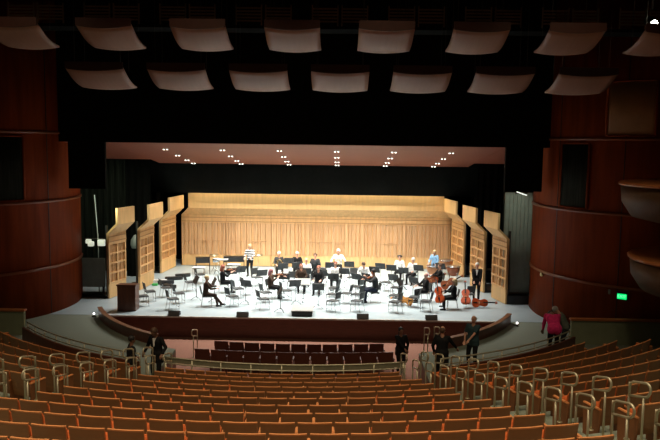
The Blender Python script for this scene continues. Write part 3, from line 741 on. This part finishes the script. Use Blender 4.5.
def fiddle(name, label, cat, L, mt, mtx, group=None, endpin=False):
    """bowed string instrument; body length L along +Y, back towards -Z"""
    t = thing(name, label, cat, (0, 0, 0), 0, group); w = L * .58; th = L * (.16 if endpin else .11)
    def hw(u):     # outline half width
        pts = [(0, 0), (.03, .30), (.12, .46), (.24, .49), (.36, .42), (.44, .31), (.52, .285), (.60, .31), (.68, .375), (.80, .40), (.92, .30), (.985, .12), (1, 0)]
        for (a, b), (c, d) in zip(pts, pts[1:]):
            if a <= u <= c: return (b + (d - b) * (u - a) / (c - a)) * w / .98
        return 0
    us = [i / 28 for i in range(29)]; ol = [(hw(u), u * L) for u in us] + [(-hw(u), u * L) for u in us[::-1][1:-1]]
    mb = MB(); mb.prism(ol, 0, th, False); mb.build('body', M[mt], t, L * .02)
    mb = MB(); mb.box(-w * .055, w * .055, L * .96, L * 1.42, th * .9, th * 1.25); m2 = mb; m2.cyl((-w * .09, L * 1.52, th * .7), (w * .09, L * 1.52, th * .7), L * .045); m2.box(-w * .05, w * .05, L * 1.4, L * 1.52, th * .6, th * 1.15)
    for k in range(4): m2.cyl((-w * .16 if k % 2 else w * .16, L * (1.42 + .025 * k), th * .9), (0, L * (1.42 + .025 * k), th * .9), L * .012)
    m2.build('neck', M[mt], t)
    mb = MB(); mb.box(-w * .065, w * .065, L * .68, L * 1.42, th * 1.25, th * 1.38); mb.build('fingerboard', M['ebony'], t)
    mb = MB(); mb.prism([(-w * .04, L * .06), (w * .04, L * .06), (w * .09, L * .3), (-w * .09, L * .3)], th * 1.1, th * 1.25); mb.build('tailpiece', M['ebony'], t)
    mb = MB(); mb.box(-w * .13, w * .13, L * .43, L * .445, th, th * 1.5); mb.build('bridge', M['maple'], t)
    mb = MB()
    for s in (-1, 1): mb.tube([(s * w * .22, L * .36, th * 1.005), (s * w * .26, L * .42, th * 1.005), (s * w * .22, L * .5, th * 1.005)], L * .008, 5)
    mb.build('sound_hole', M['ebony'], t)
    mb = MB()
    for k in range(4): mb.tube([((k - 1.5) * w * .03, L * .28, th * 1.22), ((k - 1.5) * w * .04, L * .437, th * 1.52), ((k - 1.5) * w * .025, L * 1.42, th * 1.42)], L * .0025, 4)
    mb.build('strings', M['chrome'], t)
    if endpin: m_ = MB(); m_.cyl((0, 0, th / 2), (0, -L * .28, th / 2), L * .008); m_.build('endpin', M['chrome'], t)
    t.matrix_world = mtx; return t
def frame(o, ydir, zdir):
    y = V(ydir).normalized(); z = V(zdir); z = (z - y * z.dot(y)).normalized(); x = y.cross(z)
    m = Matrix((x, y, z)).transposed().to_4x4(); m.translation = V(o); return m
def bow(label, a, b, group='bows'):
    t = thing('bow', label, 'bow', a, 0, group); d = V(b) - V(a)
    q = d.to_track_quat('Y', 'Z'); t.rotation_euler = q.to_euler(); L = d.length
    m_ = MB(); m_.tube([(0, 0, .02), (0, L * .5, .008), (0, L, .02)], .005, 5); m_.build('stick', M['violin'], t); MB().box(-.005, .005, .02, L - .01, -.003, -.001).build('hair', M['paper'], t)
    MB().box(-.007, .007, 0, .05, -.006, .02).build('frog', M['ebony'], t); return t
def local(t, v): return Matrix.Translation(t.location) @ Matrix.Rotation(t.rotation_euler.z, 4, 'Z') @ V(v)
def seatpose(**k):
    d = dict(pelvis=(0, -.06, .56), fl=(-.14, .38, 0), fr=(.14, .36, 0), hl=(-.18, .28, .72), hr=(.18, .28, .72)); d.update(k); return d
PODIUM = at(303, 311, 0)
def toward(p, q=None): q = q or PODIUM; d = q - p; return math.atan2(-d.x, d.y)
SZ = []
def seated(x, y, label, top, legs, hair, clabel=None, face=None, skin='skin', sc=1.0, **k):
    p = at(x, y, 0); rz = toward(p) if face is None else R_(face)
    chair(0, 0, rz, clabel or ('chair under the ' + ' '.join(label.split()[:12])), 'occupied orchestra chairs', p=p)
    t = person(p, rz, label, top, legs, hair, skin, scale=sc, **seatpose(**k)); SZ.append(t); return t
def violin_for(t, lab, mt='violin', up=1.06):
    a = local(t, (-.10, .14, up)); d = V(local(t, (-.36, .52, up - .03))) - V(a); fiddle('violin', lab, 'violin', .36, mt, frame(a, d, (0, 0, 1)))
    bow('bow of the ' + lab, local(t, (.24, .30, up - .06)), local(t, (-.34, .40, up + .12)))
vp = dict(hl=(-.30, .46, .98), hr=(.24, .30, 1.0), nod=8, look=20)
p1 = seated(207, 306, 'person with blond hair in dark clothes seated front left, looking right', 'darkbrown', 'darkbrown', 'h_blonde', face=-80, hl=(-.1, .42, .85), hr=(.15, .40, .80), style='short', fl=(-.1, .62, 0), fr=(.14, .45, 0), lean=6)
p2 = seated(224, 293, 'red haired violinist in black seated beside the percussion', 'suit', 'suit', 'h_red', face=-75, style='long', **vp)
violin_for(p2, 'violin held by the red haired player')
p3 = seated(272, 298, 'violinist with pinkish hair seated between two music stands', 'darkbrown', 'suit', 'h_pink', face=-100, style='long', **vp)
violin_for(p3, 'violin held by the pink haired player')
p4 = seated(279, 277, 'player in dark clothes seated at the back with a shiny brass horn', 'charcoal', 'suit', 'h_white', face=190)
p5 = seated(297, 277, 'white haired player seated behind a stand near the back wall, left of centre', 'suit', 'suit', 'h_white', face=185)
p6 = seated(315, 279, 'brown haired player in charcoal seated in back row, centre', 'charcoal', 'suit', 'h_brown', face=180)
p7 = seated(306, 285, 'blond player in white seated in the second row from the back wall', 'whiteshirt', 'suit', 'h_blonde', face=178)
p8 = seated(301, 292, 'auburn haired player in dark red shirt seated left of the podium stand', 'darkbrown', 'suit', 'h_red', face=185, style='long')
p9 = seated(318, 294, 'player with reddish face seated in black right of the podium stand', 'suit', 'suit', 'h_red', face=170)
p10 = seated(338, 277, 'broad player in a white shirt seated high against the back wall', 'whiteshirt', 'suit', 'h_white', face=180, sc=1.08, pelvis=(0, -.06, .60), hl=(-.34, .30, .80), hr=(.34, .30, .80))
p11 = seated(335, 289, 'player in a white shirt seated in the middle row, right of centre', 'whiteshirt', 'suit', 'h_red', face=175, skin='skin')
p12 = seated(364, 288, 'dark haired player in a white shirt leaning over, right of centre', 'whiteshirt', 'suit', 'h_brown', face=160, lean=14, nod=20)
p13 = seated(374, 302, 'large violist in dark clothes seated in front, arms forward', 'charcoal', 'navy', 'h_black', face=100, sc=1.12, lean=8, **vp)
violin_for(p13, 'viola held by the large dark clothed player', 'cello_brown', 1.16)
p14 = seated(399, 281, 'player with two dark hair buns wearing a white shirt', 'whiteshirt', 'suit', 'h_black', face=165, style='buns')
p15 = seated(412, 284, 'white haired player in a white shirt seated before the timpani', 'whiteshirt', 'suit', 'h_white', face=150)
p16 = seated(424, 302, 'cellist with pinkish face and black waistcoat seated front right', 'suit', 'suit', 'h_pink', face=100, style='thin', skin='pale', hl=(-.2, .35, .8), hr=(.2, .35, .7))
p17 = seated(452, 309, 'cellist with blond hair seated at far right behind a red cello', 'suit', 'suit', 'h_blonde', face=85, style='long', hl=(-.22, .36, .85), hr=(.22, .36, .62), fl=(-.3, .36, 0), fr=(.3, .36, 0))
p18 = seated(438, 291, 'player in black seated between the brown cellos on the right', 'suit', 'suit', 'h_brown', face=95, hl=(-.22, .36, .85), hr=(.22, .36, .62))
# standing figures on the stage
p = at(250, 276); person(p, R_(170), 'standing percussionist in a black and white striped shirt', 'stripes', 'suit', 'h_blonde', 'skin', hl=(-.18, .35, 1.05), hr=(.18, .35, 1.02), nod=18)
p = at(434, 280); person(p, R_(150), 'percussionist in a pale blue shirt standing behind the timpani', 'bluecloth', 'jean', 'h_blonde', 'skin', hl=(-.22, .3, 1.0), hr=(.22, .3, 1.0), nod=15, scale=.93)
p = at(476, 300.5); person(p, R_(165), 'standing man with white hair in a black suit and white shirt', 'suit', 'suit', 'h_white', 'skin', hl=(-.16, .26, .86), hr=(.1, .28, .88), tie=True, hem=.12, scale=1.02)
# people in the auditorium
p = at(158, 383.5); person(p, R_(0) + 2.7, 'person in a dark coat and pink scarf holding handrails at the front railing', 'suit', 'suit', 'h_brown', 'dark', hl=(-.34, .22, .98), hr=(.30, .22, .95), lean=8, nod=22, tie=True, hem=.2)
p = at(131, 391); person(p, R_(-60), 'person in black seen from behind at the foot of the left aisle', 'suit', 'suit', 'h_black', 'dark', scale=.93, hem=.2, hl=(-.2, .22, 1.0), lean=5)
p = at(400, 374, PIT); person(p, R_(195), 'slim person in black standing in the pit beside the red seats', 'suit', 'suit', 'h_black', 'dark', style='long', scale=.96, hr=(-.05, .38, 1.0), hl=(-.22, .1, .9), hem=.15)
p = at(441, 382.5); person(p, R_(-12), 'bald person in a black coat seen from behind near the right aisle', 'suit', 'suit', 'h_brown', 'skin', style='thin', scale=1.0, hr=(.42, .32, .98), hl=(-.24, .12, .9), hem=.28, look=-20)
p = at(472, 368.5); person(p, R_(150), 'person in a teal shirt standing by the railing in front of the pit parapet', 'teal', 'suit', 'h_grey', 'skin', style='thin', sleeve='short', hl=(.1, .42, .86), hr=(.24, .1, .88), hem=.1, scale=1.0)
p = at(553, 360); person(p, R_(-5), 'person in a bright pink top bending over the railing, seen from behind', 'pink', 'suit', 'h_black', 'dark', style='short', lean=52, nod=60, pelvis=(0, -.02, .93), hl=(-.2, .60, .70), hr=(.2, .60, .70), scale=1.16, hem=.04)
p = at(565, 353.5); person(p, R_(60), 'person in a grey green shirt leaning forward behind the pink top', 'greyshirt', 'charcoal', 'h_grey', 'skin', lean=30, nod=25, hl=(-.2, .42, .9), hr=(.2, .42, .9), scale=1.0)
print('PEOPLE', NP[0])

# brass, percussion
def horn(t, lab):
    o = thing('french_horn', lab, 'horn', local(t, (0, .26, .84)), t.rotation_euler.z)
    m_ = MB(); m_.tube([(.13 * math.cos(a), .0, .13 * math.sin(a)) for a in [2 * math.pi * i / 24 for i in range(25)]], .012, 8); m_.tube([(.09 * math.cos(a), .02, .09 * math.sin(a)) for a in [2 * math.pi * i / 20 for i in range(21)]], .009, 8); m_.build('coil', M['brass'], o)
    m_ = MB(); m_.M = Matrix.Translation((.12, 0, -.08)) @ Matrix.Rotation(R_(110), 4, 'Y'); m_.lathe([(.012, 0), (.02, .08), (.05, .16), (.09, .2), (.15, .23), (.148, .235), (.08, .205)]); m_.build('bell', M['brass'], o)
    m_ = MB(); m_.cyl((-.1, -.02, .1), (-.02, -.12, .2), .006); m_.build('leadpipe', M['brass'], o)
horn(p4, 'shiny brass horn held by the dark clothed player at the back'); horn(p10, 'brass horn held by the broad player in white')
def timpano(x, y, r, label, mb_='copper'):
    t = thing('timpani', label, 'kettledrum', at(x, y)); m_ = MB(); m_.lathe([(.03, .28), (r * .45, .31), (r * .8, .42), (r * .97, .6), (r, .76), (r, .80)], seg=24); m_.build('bowl', M[mb_], t)
    m_ = MB(); m_.lathe([(r * .98, .8), (r * .98, .815), (.01, .82)], seg=24); m_.build('drumhead', M['drumhead'], t)
    m_ = MB(); m_.lathe([(r, .79), (r + .025, .79), (r + .025, .825), (r, .825)], seg=24); m_.build('hoop', M['chrome'], t)
    for k in range(4): a = math.pi / 2 * k + .6; m_ = MB(); m_.tube([(r * .9 * math.cos(a), r * .9 * math.sin(a), .5), (r * .75 * math.cos(a), r * .75 * math.sin(a), .02)], .02, 6); m_.build('leg', M['chrome'], t)
timpano(434, 281, .40, 'large timpani with white head in front of the blue shirted percussionist')
timpano(446, 274.5, .36, 'timpani with white head nearest the back wall on the right')
timpano(453, 281.5, .34, 'brown timpani furthest right, beside the shell towers', 'cello_brown')
def cymbal(x, y, label, h=1.05, tilt=.2):
    t = thing('cymbal_stand', label, 'cymbal', at(x, y)); m_ = MB(); m_.cyl((0, 0, .15), (0, 0, h), .012)
    for k in range(3): a = 2.1 * k; m_.tube([(0, 0, .35), (.25 * math.cos(a), .25 * math.sin(a), .01)], .01, 6)
    m_.build('stand', M['chrome'], t); m_ = MB(); m_.M = Matrix.Translation((0, 0, h)) @ Matrix.Rotation(tilt, 4, 'X'); m_.lathe([(.26, -.015), (.06, 0), (.03, .025), (.005, .03), (.005, .027), (.03, .02), (.06, -.004), (.26, -.019)], seg=28); m_.build('cymbal', M['gold'], t)
cymbal(258, 274, 'bright cymbal on a stand right of the striped percussionist')
cymbal(214, 272, 'small cymbal on a stand near the left end of the back wall', .95)
def bars(x, y, w, rz, label, m='blackpaint', h=.86):
    t = thing('xylophone', label, 'percussion', at(x, y), R_(rz)); n = 16
    MB().box(-w / 2, w / 2, -.05, .28, h - .3, h - .02).build('resonator_panel', M[m], t, .01)
    mb = MB()
    for i in range(n): x0 = -w / 2 + w * i / n; L = .36 - .18 * i / n; mb.box(x0 + .01, x0 + w / n - .01, -L / 2 + .1, L / 2 + .1, h, h + .02)
    mb.build('tone_bars', M['ebony'], t)
    for s in (-1, 1):
        m_ = MB(); m_.tube([(s * w * .48, -.1, 0), (s * w * .48, -.1, h)], .02, 6); m_.tube([(s * w * .48, .3, 0), (s * w * .48, .3, h)], .02, 6); m_.tube([(s * w * .48, -.1, .2), (s * w * .48, .3, .2)], .015, 6); m_.build('leg_frame', M['blackpaint'], t)
bars(234, 272, 1.15, 8, 'long black mallet instrument left of the striped percussionist')
bars(203, 274, .75, 12, 'short black mallet instrument nearest the left shell towers', h=.9)
def table(x, y, w, d, h, label, rz=0, cloth='white'):
    t = thing('trap_table', label, 'table', at(x, y), R_(rz)); MB().box(-w / 2, w / 2, -d / 2, d / 2, h, h + .03).build('table_top', M['dark_metal'], t, .008)
    MB().box(-w / 2 - .01, w / 2 + .01, -d / 2 - .01, d / 2 + .01, h + .031, h + .045).build('towel', M[cloth], t, .005)
    for sx in (-1, 1):
        for sy in (-1, 1): m_ = MB(); m_.cyl((sx * (w / 2 - .04), sy * (d / 2 - .04), 0), (sx * (w / 2 - .04), sy * (d / 2 - .04), h), .012); m_.build('leg', M['chrome'], t)
table(223, 276, .5, .35, .85, 'small table covered with a white towel among the percussion')
table(234, 281, .62, .35, .82, 'white covered table in front of the long mallet instrument')
table(199, 285, .6, .4, .85, 'white covered table furthest left in the percussion')
t = thing('snare_drum', 'snare drum on a stand beside the small cymbal', 'drum', at(216, 275)); m_ = MB(); m_.lathe([(.17, .72), (.18, .73), (.18, .88), (.17, .89), (.01, .885)], seg=24); m_.build('shell', M['chrome'], t)
m_ = MB(); m_.cyl((0, 0, .1), (0, 0, .72), .012); [m_.tube([(0, 0, .3), (.22 * math.cos(a), .22 * math.sin(a), .01)], .01, 6) for a in (0, 2.1, 4.2)]; m_.build('stand', M['chrome'], t)
m_ = MB(); m_.lathe([(.165, .891), (.165, .896), (.01, .897)], seg=24); m_.build('drumhead', M['drumhead'], t)

# cellos
def cello(x, y, label, mt, L=.75, ang=0, tilt=65, base=.3, face=180, z=None, px=None):
    """stood on its endpin leaning back; ang: lean sideways, face: heading of the front"""
    p = px or at(x, y); h = R_(face); fv = V((-math.sin(h), math.cos(h), 0)); sv = V((math.cos(h), math.sin(h), 0))
    yd = V((0, 0, 1)) * math.sin(R_(tilt)) - fv * math.cos(R_(tilt)) + sv * math.sin(R_(ang))
    return fiddle('cello', label, 'cello', L, mt, frame(p + V((0, 0, z if z is not None else base)), yd, fv), endpin=True)
cello(441, 310, 'red cello in front of the blond cellist on the right', 'cello_red', tilt=62, face=150, ang=22)
cello(424, 292, 'dark brown cello leaning left of its player, middle of the right side', 'cello_brown', tilt=30, face=150, ang=-60, base=.42)
def lying(x, y, head, label, mt, L=.75, roll=70):
    """instrument lying on its side on the floor, neck towards heading"""
    p = at(x, y); h = R_(head); yd = V((-math.sin(h), math.cos(h), 0)); w = L * .58 * .5 * abs(math.sin(R_(roll)))
    sd = V((math.cos(h), math.sin(h), 0)); zd = sd * math.sin(R_(roll)) + V((0, 0, 1)) * math.cos(R_(roll))
    return fiddle('cello', label, 'cello', L, mt, frame(p + V((0, 0, w + .015)), yd, zd))
cello(466, 308.5, 'red cello propped upright at an angle next to the lying one', 'cello_red', tilt=48, face=165, ang=6, base=.16)
lying(471.5, 307.5, -88, 'red cello lying on its side at the far right of the stage', 'cello_red', .72, 62)
lying(413.5, 306, 58, 'golden brown cello lying between the music stands, right of centre', 'cello_gold', .72, -62)
cello(441, 296, 'dark brown cello held in front of the player in black', 'cello_brown', tilt=35, face=140, ang=-50, base=.42)
# stands
ST = [(196, 300, -60), (214, 302, -70), (232, 290, 20), (241, 288, 30), (262, 292, 25), (280, 312, -80), (283, 284, 10), (284, 296, 0), (289, 278, 0), (297, 283, 5), (295, 304, 20), (306, 290, 5),
      (315, 284, 0), (322, 292, -5), (318, 308, 0), (333, 296, 0), (344, 290, -10), (349, 282, -5), (330, 283, 0), (356, 296, -30), (374, 288, -15), (380, 284, -15), (391, 286, -15), (393, 297, -25), (403, 289, -20),
      (418, 286, -25), (413, 300, -40), (440, 284, -30), (304, 300, 180), (246, 304, -20), (399, 303, 70), (366, 296, -40)]
WHERE = ['by the blond player at front left', 'right of the blond player at front left', 'behind the red haired violinist', 'tilted, in front of the percussionist', 'left of the pink haired violinist',
         'right of the pink haired violinist', 'in front of the horn player', 'right of the pink haired violinist, one row back', 'before the white haired back row player', 'second from the left in the back row, slightly forward',
         'left of the podium', 'in front of the blond player in white', 'before the charcoal clothed back row player', 'behind the podium stand to its right', 'just right of the podium',
         'before the white shirted middle row player', 'right of the white shirted middle row player', 'right of the broad player in white', 'in front of the broad player in white', 'left of the large violist',
         'behind the large violist', 'in the back, right of the leaning player', 'before the player with two hair buns', 'between the violist and the golden cello', 'between the two white shirted players at right',
         'before the timpani', 'in front of the white haired player at right', 'near the brown timpani', 'x', 'among the empty chairs left of centre', 'beside the golden brown cello', 'right of the leaning dark haired player']
for (x, y, r), w_ in zip(ST, WHERE):
    if w_ == 'x': continue
    s_ = mstand(x, y, R_(r + 180) if abs(r) < 60 else R_(r), 'black music stand ' + w_)
sc_ = mstand(303, 302, 0, 'conductor music stand holding a large open white score behind the podium', 'conductor stand')
sc_.rotation_euler = (0, 0, 0)
sheet(sc_, 'large open white score on the conductor stand', .62)
# empty chairs
CH = [(143, 306, -60, 'dark chair nearest the lectern, front'), (150, 301, -60, 'dark chair nearest the lectern, behind the first'), (173, 309, -60, 'dark chair behind the floor monitor at far left'),
      (179, 303, -60, 'second dark chair from the far left floor monitor'), (190, 291, -60, 'dark chair left of the seated blond player, one row back'), (200, 283, -60, 'dark chair near the white covered tables'),
      (232, 306, -50, 'empty chair behind the second floor monitor'), (238, 298, -60, 'empty chair right of the red haired violinist'), (247, 295, -60, 'empty chair before the tilted music stand'),
      (263, 309, -60, 'front empty chair left of the podium'), (266, 302, -60, 'empty chair behind the front one left of the podium'), (286, 300, -70, 'empty chair between two stands left of podium'),
      (333, 311, 60, 'front empty chair right of the podium'), (332, 304, 70, 'empty chair right of podium, second from front'), (334, 297, 70, 'empty chair right of podium, third from front'), (346, 303, 70, 'empty chair beside the stacked row right of podium'),
      (357, 311, 60, 'empty chair behind the third floor monitor'), (357, 304, 60, 'second empty chair back from the third floor monitor'), (357, 296, 60, 'empty chair left of the large violist'),
      (395, 312, 60, 'front empty chair left of the golden cello'), (395, 305, 60, 'second empty chair left of the golden cello'), (396, 297, 60, 'third empty chair left of the golden cello'),
      (426, 311, 70, 'front empty chair behind the rightmost floor monitor'), (414, 307, 70, 'empty chair right of the golden cello'), (386, 291, 60, 'empty chair behind the large violist'), (468, 303.5, 20, 'empty chair behind the propped red cello'), (166, 297, -60, 'dark chair near the instrument cases'),
      (352, 286, 160, 'empty chair in the middle rows right of the broad player'), (322, 286, 180, 'empty chair in the middle rows behind the podium'), (257, 286, -140, 'empty chair left of the horn player'), (292, 290, 180, 'empty chair left of the auburn haired player')]
for x, y, r, l in CH: chair(x, y, R_(r), l)
# podium, monitors, lectern, cases
p = at(302.5, 313.5); t = thing('podium', 'conductor podium with pale top and dark skirt at the stage edge', 'podium', (p.x, p.y, 0))
MB().box(-.42, .42, -.5, .5, 0, .2).build('podium_base', M['blackpaint'], t, .01); MB().box(-.45, .45, -.53, .53, .2, .24).build('podium_top', mat('podium_carpet', (.42, .41, .39), .9), t, .01)
for i, (x, y, w_) in enumerate(((173, 316.5, 'leftmost, near the dark chairs'), (242, 317.5, 'between the leftmost one and the podium'), (363, 320.5, 'first one right of the podium'), (432, 321, 'rightmost, before the cellos'))):
    p = at(x, y); p.y = max(p.y, .2); t = thing('floor_monitor', 'black wedge speaker on the stage edge, ' + w_, 'speaker', p, 0, 'stage edge monitors')
    mb = MB(); mb.prism([(-.19, 0), (.16, 0), (.12, .15), (-.04, .2)], -.24, .24); mb.v = [V((v.z, v.x, v.y)) for v in mb.v]; mb.build('cabinet', M['blackpaint'], t, .01)
    mb = MB(); mb.hexa([(-.21, -.185, .03), (.21, -.185, .03), (.21, -.15, .03), (-.21, -.15, .03), (-.21, -.09, .16), (.21, -.09, .16), (.21, -.07, .16), (-.21, -.07, .16)]); mb.build('grille', M['dark_metal'], t)
pl = at(117.5, 311); pr = at(139, 308.5)
t = thing('lectern', 'dark walnut boxy lectern standing at the left stage edge', 'lectern', ((pl.x + pr.x) / 2, pl.y + .25, 0)); w_ = (pr.x - pl.x) / 2
MB().box(-w_, w_, -.25, -.22, 0, 1.05).build('front_panel', M['lectern'], t, .005)
for s in (-1, 1): MB().box(s * w_ - (.03 if s > 0 else 0), s * w_ + (.03 if s < 0 else 0), -.22, .3, 0, 1.05).build('side_panel', M['lectern'], t, .005)
MB().hexa([(-w_ - .03, -.28, 1.05), (w_ + .03, -.28, 1.05), (w_ + .03, .32, 1.05), (-w_ - .03, .32, 1.05), (-w_ - .03, -.28, 1.12), (w_ + .03, -.28, 1.12), (w_ + .03, .32, 1.08), (-w_ - .03, .32, 1.08)]).build('reading_top', M['lectern'], t, .008)
MB().box(-w_ + .03, w_ - .03, -.2, .28, .5, .53).build('shelf', M['lectern'], t)
def case(x, y, L, rz, label, m='blackpaint', w=.28, h=.18):
    t = thing('instrument_case', label, 'case', at(x, y), R_(rz)); mb = MB(); mb.prism([(-L / 2, -w * .35), (-L * .42, -w / 2), (0, -w * .42), (L * .4, -w * .3), (L / 2, -w * .15), (L / 2, w * .15), (L * .4, w * .3), (0, w * .42), (-L * .42, w / 2), (-L / 2, w * .35)], 0, h); mb.build('case_shell', M[m], t, .02)
    MB().box(-.08, .08, -w * .47, -w * .40, h * .5, h * .6).build('handle', M['dark_metal'], t)
case(159, 283, .8, 10, 'white and green bag on the floor beside the left shell tower', 'white'); 
case(166, 284, .8, 15, 'grey instrument case on the floor among the cases at left', 'charcoal'); case(174, 280, .9, 20, 'black instrument case lying in the middle of the left cases'); case(183, 277, .8, 30, 'black instrument case lying furthest from the left tower')
case(170, 288, .7, -20, 'black instrument case nearest the dark chairs'); 
o = MB().box(-.14, .14, -.1, .1, .0, .1).build('green_pouch', M['green'], None, .02); o.location = at(155, 285.5); tag(o, 'small green pouch on the floor near the white bag', 'pouch')
# wings
p = at(95, 296); t = thing('sound_flat', 'grey green sound flat standing in the left wing behind the curved wall', 'panel', (at(84, 299).x, p.y, 0))
MB().box(-.9, .75, 0, .08, .42, 1.75).build('panel_face', M['grey_panel'], t, .01); MB().box(-.85, .7, -.2, .4, .0, .12).build('dolly', M['blackpaint'], t); MB().box(-.85, -.78, 0, .08, .1, .45).build('leg', M['blackpaint'], t); MB().box(.62, .7, 0, .08, .1, .45).build('leg', M['blackpaint'], t)
a = at(97, 302); t = thing('light_tree', 'thin pale stand with white lamp boxes in the left wing', 'light stand', (at(101, 303).x - .65, a.y + 1.5, 0))
m_ = MB(); m_.tube([(0, 0, 0), (.0, 0, 2.6), (-.12, 0, 4.6)], .022, 6); m_.build('mast', M['grey_box'], t)
wm = mat('white_lamp_box', (.8, .8, .74), .5, emit=(1, .98, .85), es=.25)
for dx, dz, s_ in ((.16, 2.42, .16), (-.44, 2.48, .11), (-.33, 2.36, .12)): MB().box(dx - s_, dx + s_, -.12, .1, dz - s_ * .9, dz + s_ * .9).build('lamp_box', wm, t, .02)
m_ = MB(); m_.tube([(-.6, 0, 2.6), (.3, 0, 2.6)], .02, 6); m_.build('cross_arm', M['dark_metal'], t)
p = at(130, 292); t = thing('covered_stand', 'pale rounded cover on a stand between the first two left towers', 'stand', (p.x - .3, 6.6, 0))
m_ = MB(); m_.lathe([(.02, 1.75), (.2, 1.78), (.27, 1.95), (.24, 2.2), (.1, 2.42), (.01, 2.45)], seg=14); m_.build('cover', M['grey_box'], t); m_ = MB(); m_.cyl((0, 0, 0), (0, 0, 1.8), .025); m_.cyl((0, 0, 0), (0, 0, .03), .25); m_.build('pole', M['dark_metal'], t)
t = thing('sound_flat', 'tall grey green wall panel in the right wing', 'panel', (atY(520, 270, 3.5).x, 3.5, 0)); mb = MB()
for i in range(7): mb.box(-.75 + i * .17, -.75 + i * .17 + .15, 0, .05, .5, 4.9)
mb.build('corrugated_face', M['grey_panel'], t); MB().box(-.78, .46, .05, .1, .4, 5.0).build('panel_back', M['grey_panel'], t); MB().box(-.6, .4, -.3, .3, 0, .4).build('plinth', M['blackpaint'], t, .02)
t = thing('strip_light', 'thin bright strip light on top of the right wing panel', 'strip light', (atY(522, 193.5, 3.4).x, 3.4, atY(522, 193.5, 3.4).z), 0); m_ = MB(); m_.cyl((-.24, 0, .07), (.22, 0, -.08), .022); m_.build('tube_lamp', mat('tube_lamp', (1, 1, 1), .4, emit=(.95, 1, .9), es=1.2), t); m_ = MB(); m_.box(-.26, .24, .02, .08, -.02, .03); m_.build('bracket', M['dark_metal'], t)
def cart(x, y, label, w=1.0):
    t = thing('equipment_cart', label, 'cart', at(x, y), 0); MB().box(-w / 2, w / 2, -.3, .3, .15, .75).build('cart_body', M['blackpaint'], t, .02); MB().box(-w / 2 - .03, w / 2 + .03, -.33, .33, .75, .80).build('cart_top', M['dark_metal'], t, .01)
    for sx in (-1, 1):
        for sy in (-1, 1): m_ = MB(); m_.cyl((sx * w * .4 - .02, sy * .22, .07), (sx * w * .4 + .02, sy * .22, .07), .07); m_.build('caster', M['ebony'], t)
cart(488, 285, 'black equipment cart standing between the two right towers', .9); cart(516, 292, 'low black equipment cart in the right wing', .8); cart(460, 266, 'black cart behind the tower closest to the back wall on the right', .6)
# stage edge lamps at the ends of the pit; the parapet bulb imitates a highlight
for x, y, l in ((94, 316.5, 'small bright white lamp at the left end of the stage edge'), (517, 326, 'small bright white lamp at the right end of the stage edge'), (113, 326, 'small highlight inside the pit parapet at left, added as a glowing bulb')):
    t = thing('edge_lamp', l, 'lamp', at(x, y)); m_ = MB(); m_.lathe([(.09, 0), (.09, .02), (.03, .04), (.03, .09)]); m_.build('lamp_base', M['dark_metal'], t); m_ = MB(); m_.ball((0, 0, .12), .04); m_.build('bulb', mat('edge_bulb', (1, 1, 1), .4, emit=(1, .97, .9), es=5 if x != 113 else 1.0), t)

# added spots that brighten the wings; no fixture stands here
for pos, en, c_ in (((-9.0, 1.6, 4.8), 420, (.85, 1, .75)), ((9.0, 1.6, 4.8), 45, (.9, 1, .85))):
    ld = bpy.data.lights.new('wing_fill_spot', 'SPOT'); ld.spot_size = R_(75); ld.spot_blend = .6; ld.energy = en; ld.color = c_; ld.shadow_soft_size = .12
    lo = bpy.data.objects.new('wing_fill_spot', ld); COL.objects.link(lo); lo.location = pos; lo.rotation_euler = (R_(68), 0, R_(4 if pos[0] < 0 else -4))
w = bpy.data.worlds.new('world'); scene.world = w; w.use_nodes = True
w.node_tree.nodes['Background'].inputs[0].default_value = (.5, .35, .25, 1); w.node_tree.nodes['Background'].inputs[1].default_value = .003
scene.view_settings.view_transform = 'Standard'; scene.view_settings.look = 'None'; scene.view_settings.exposure = 0; scene.view_settings.gamma = 1; scene.view_settings.use_curve_mapping = False
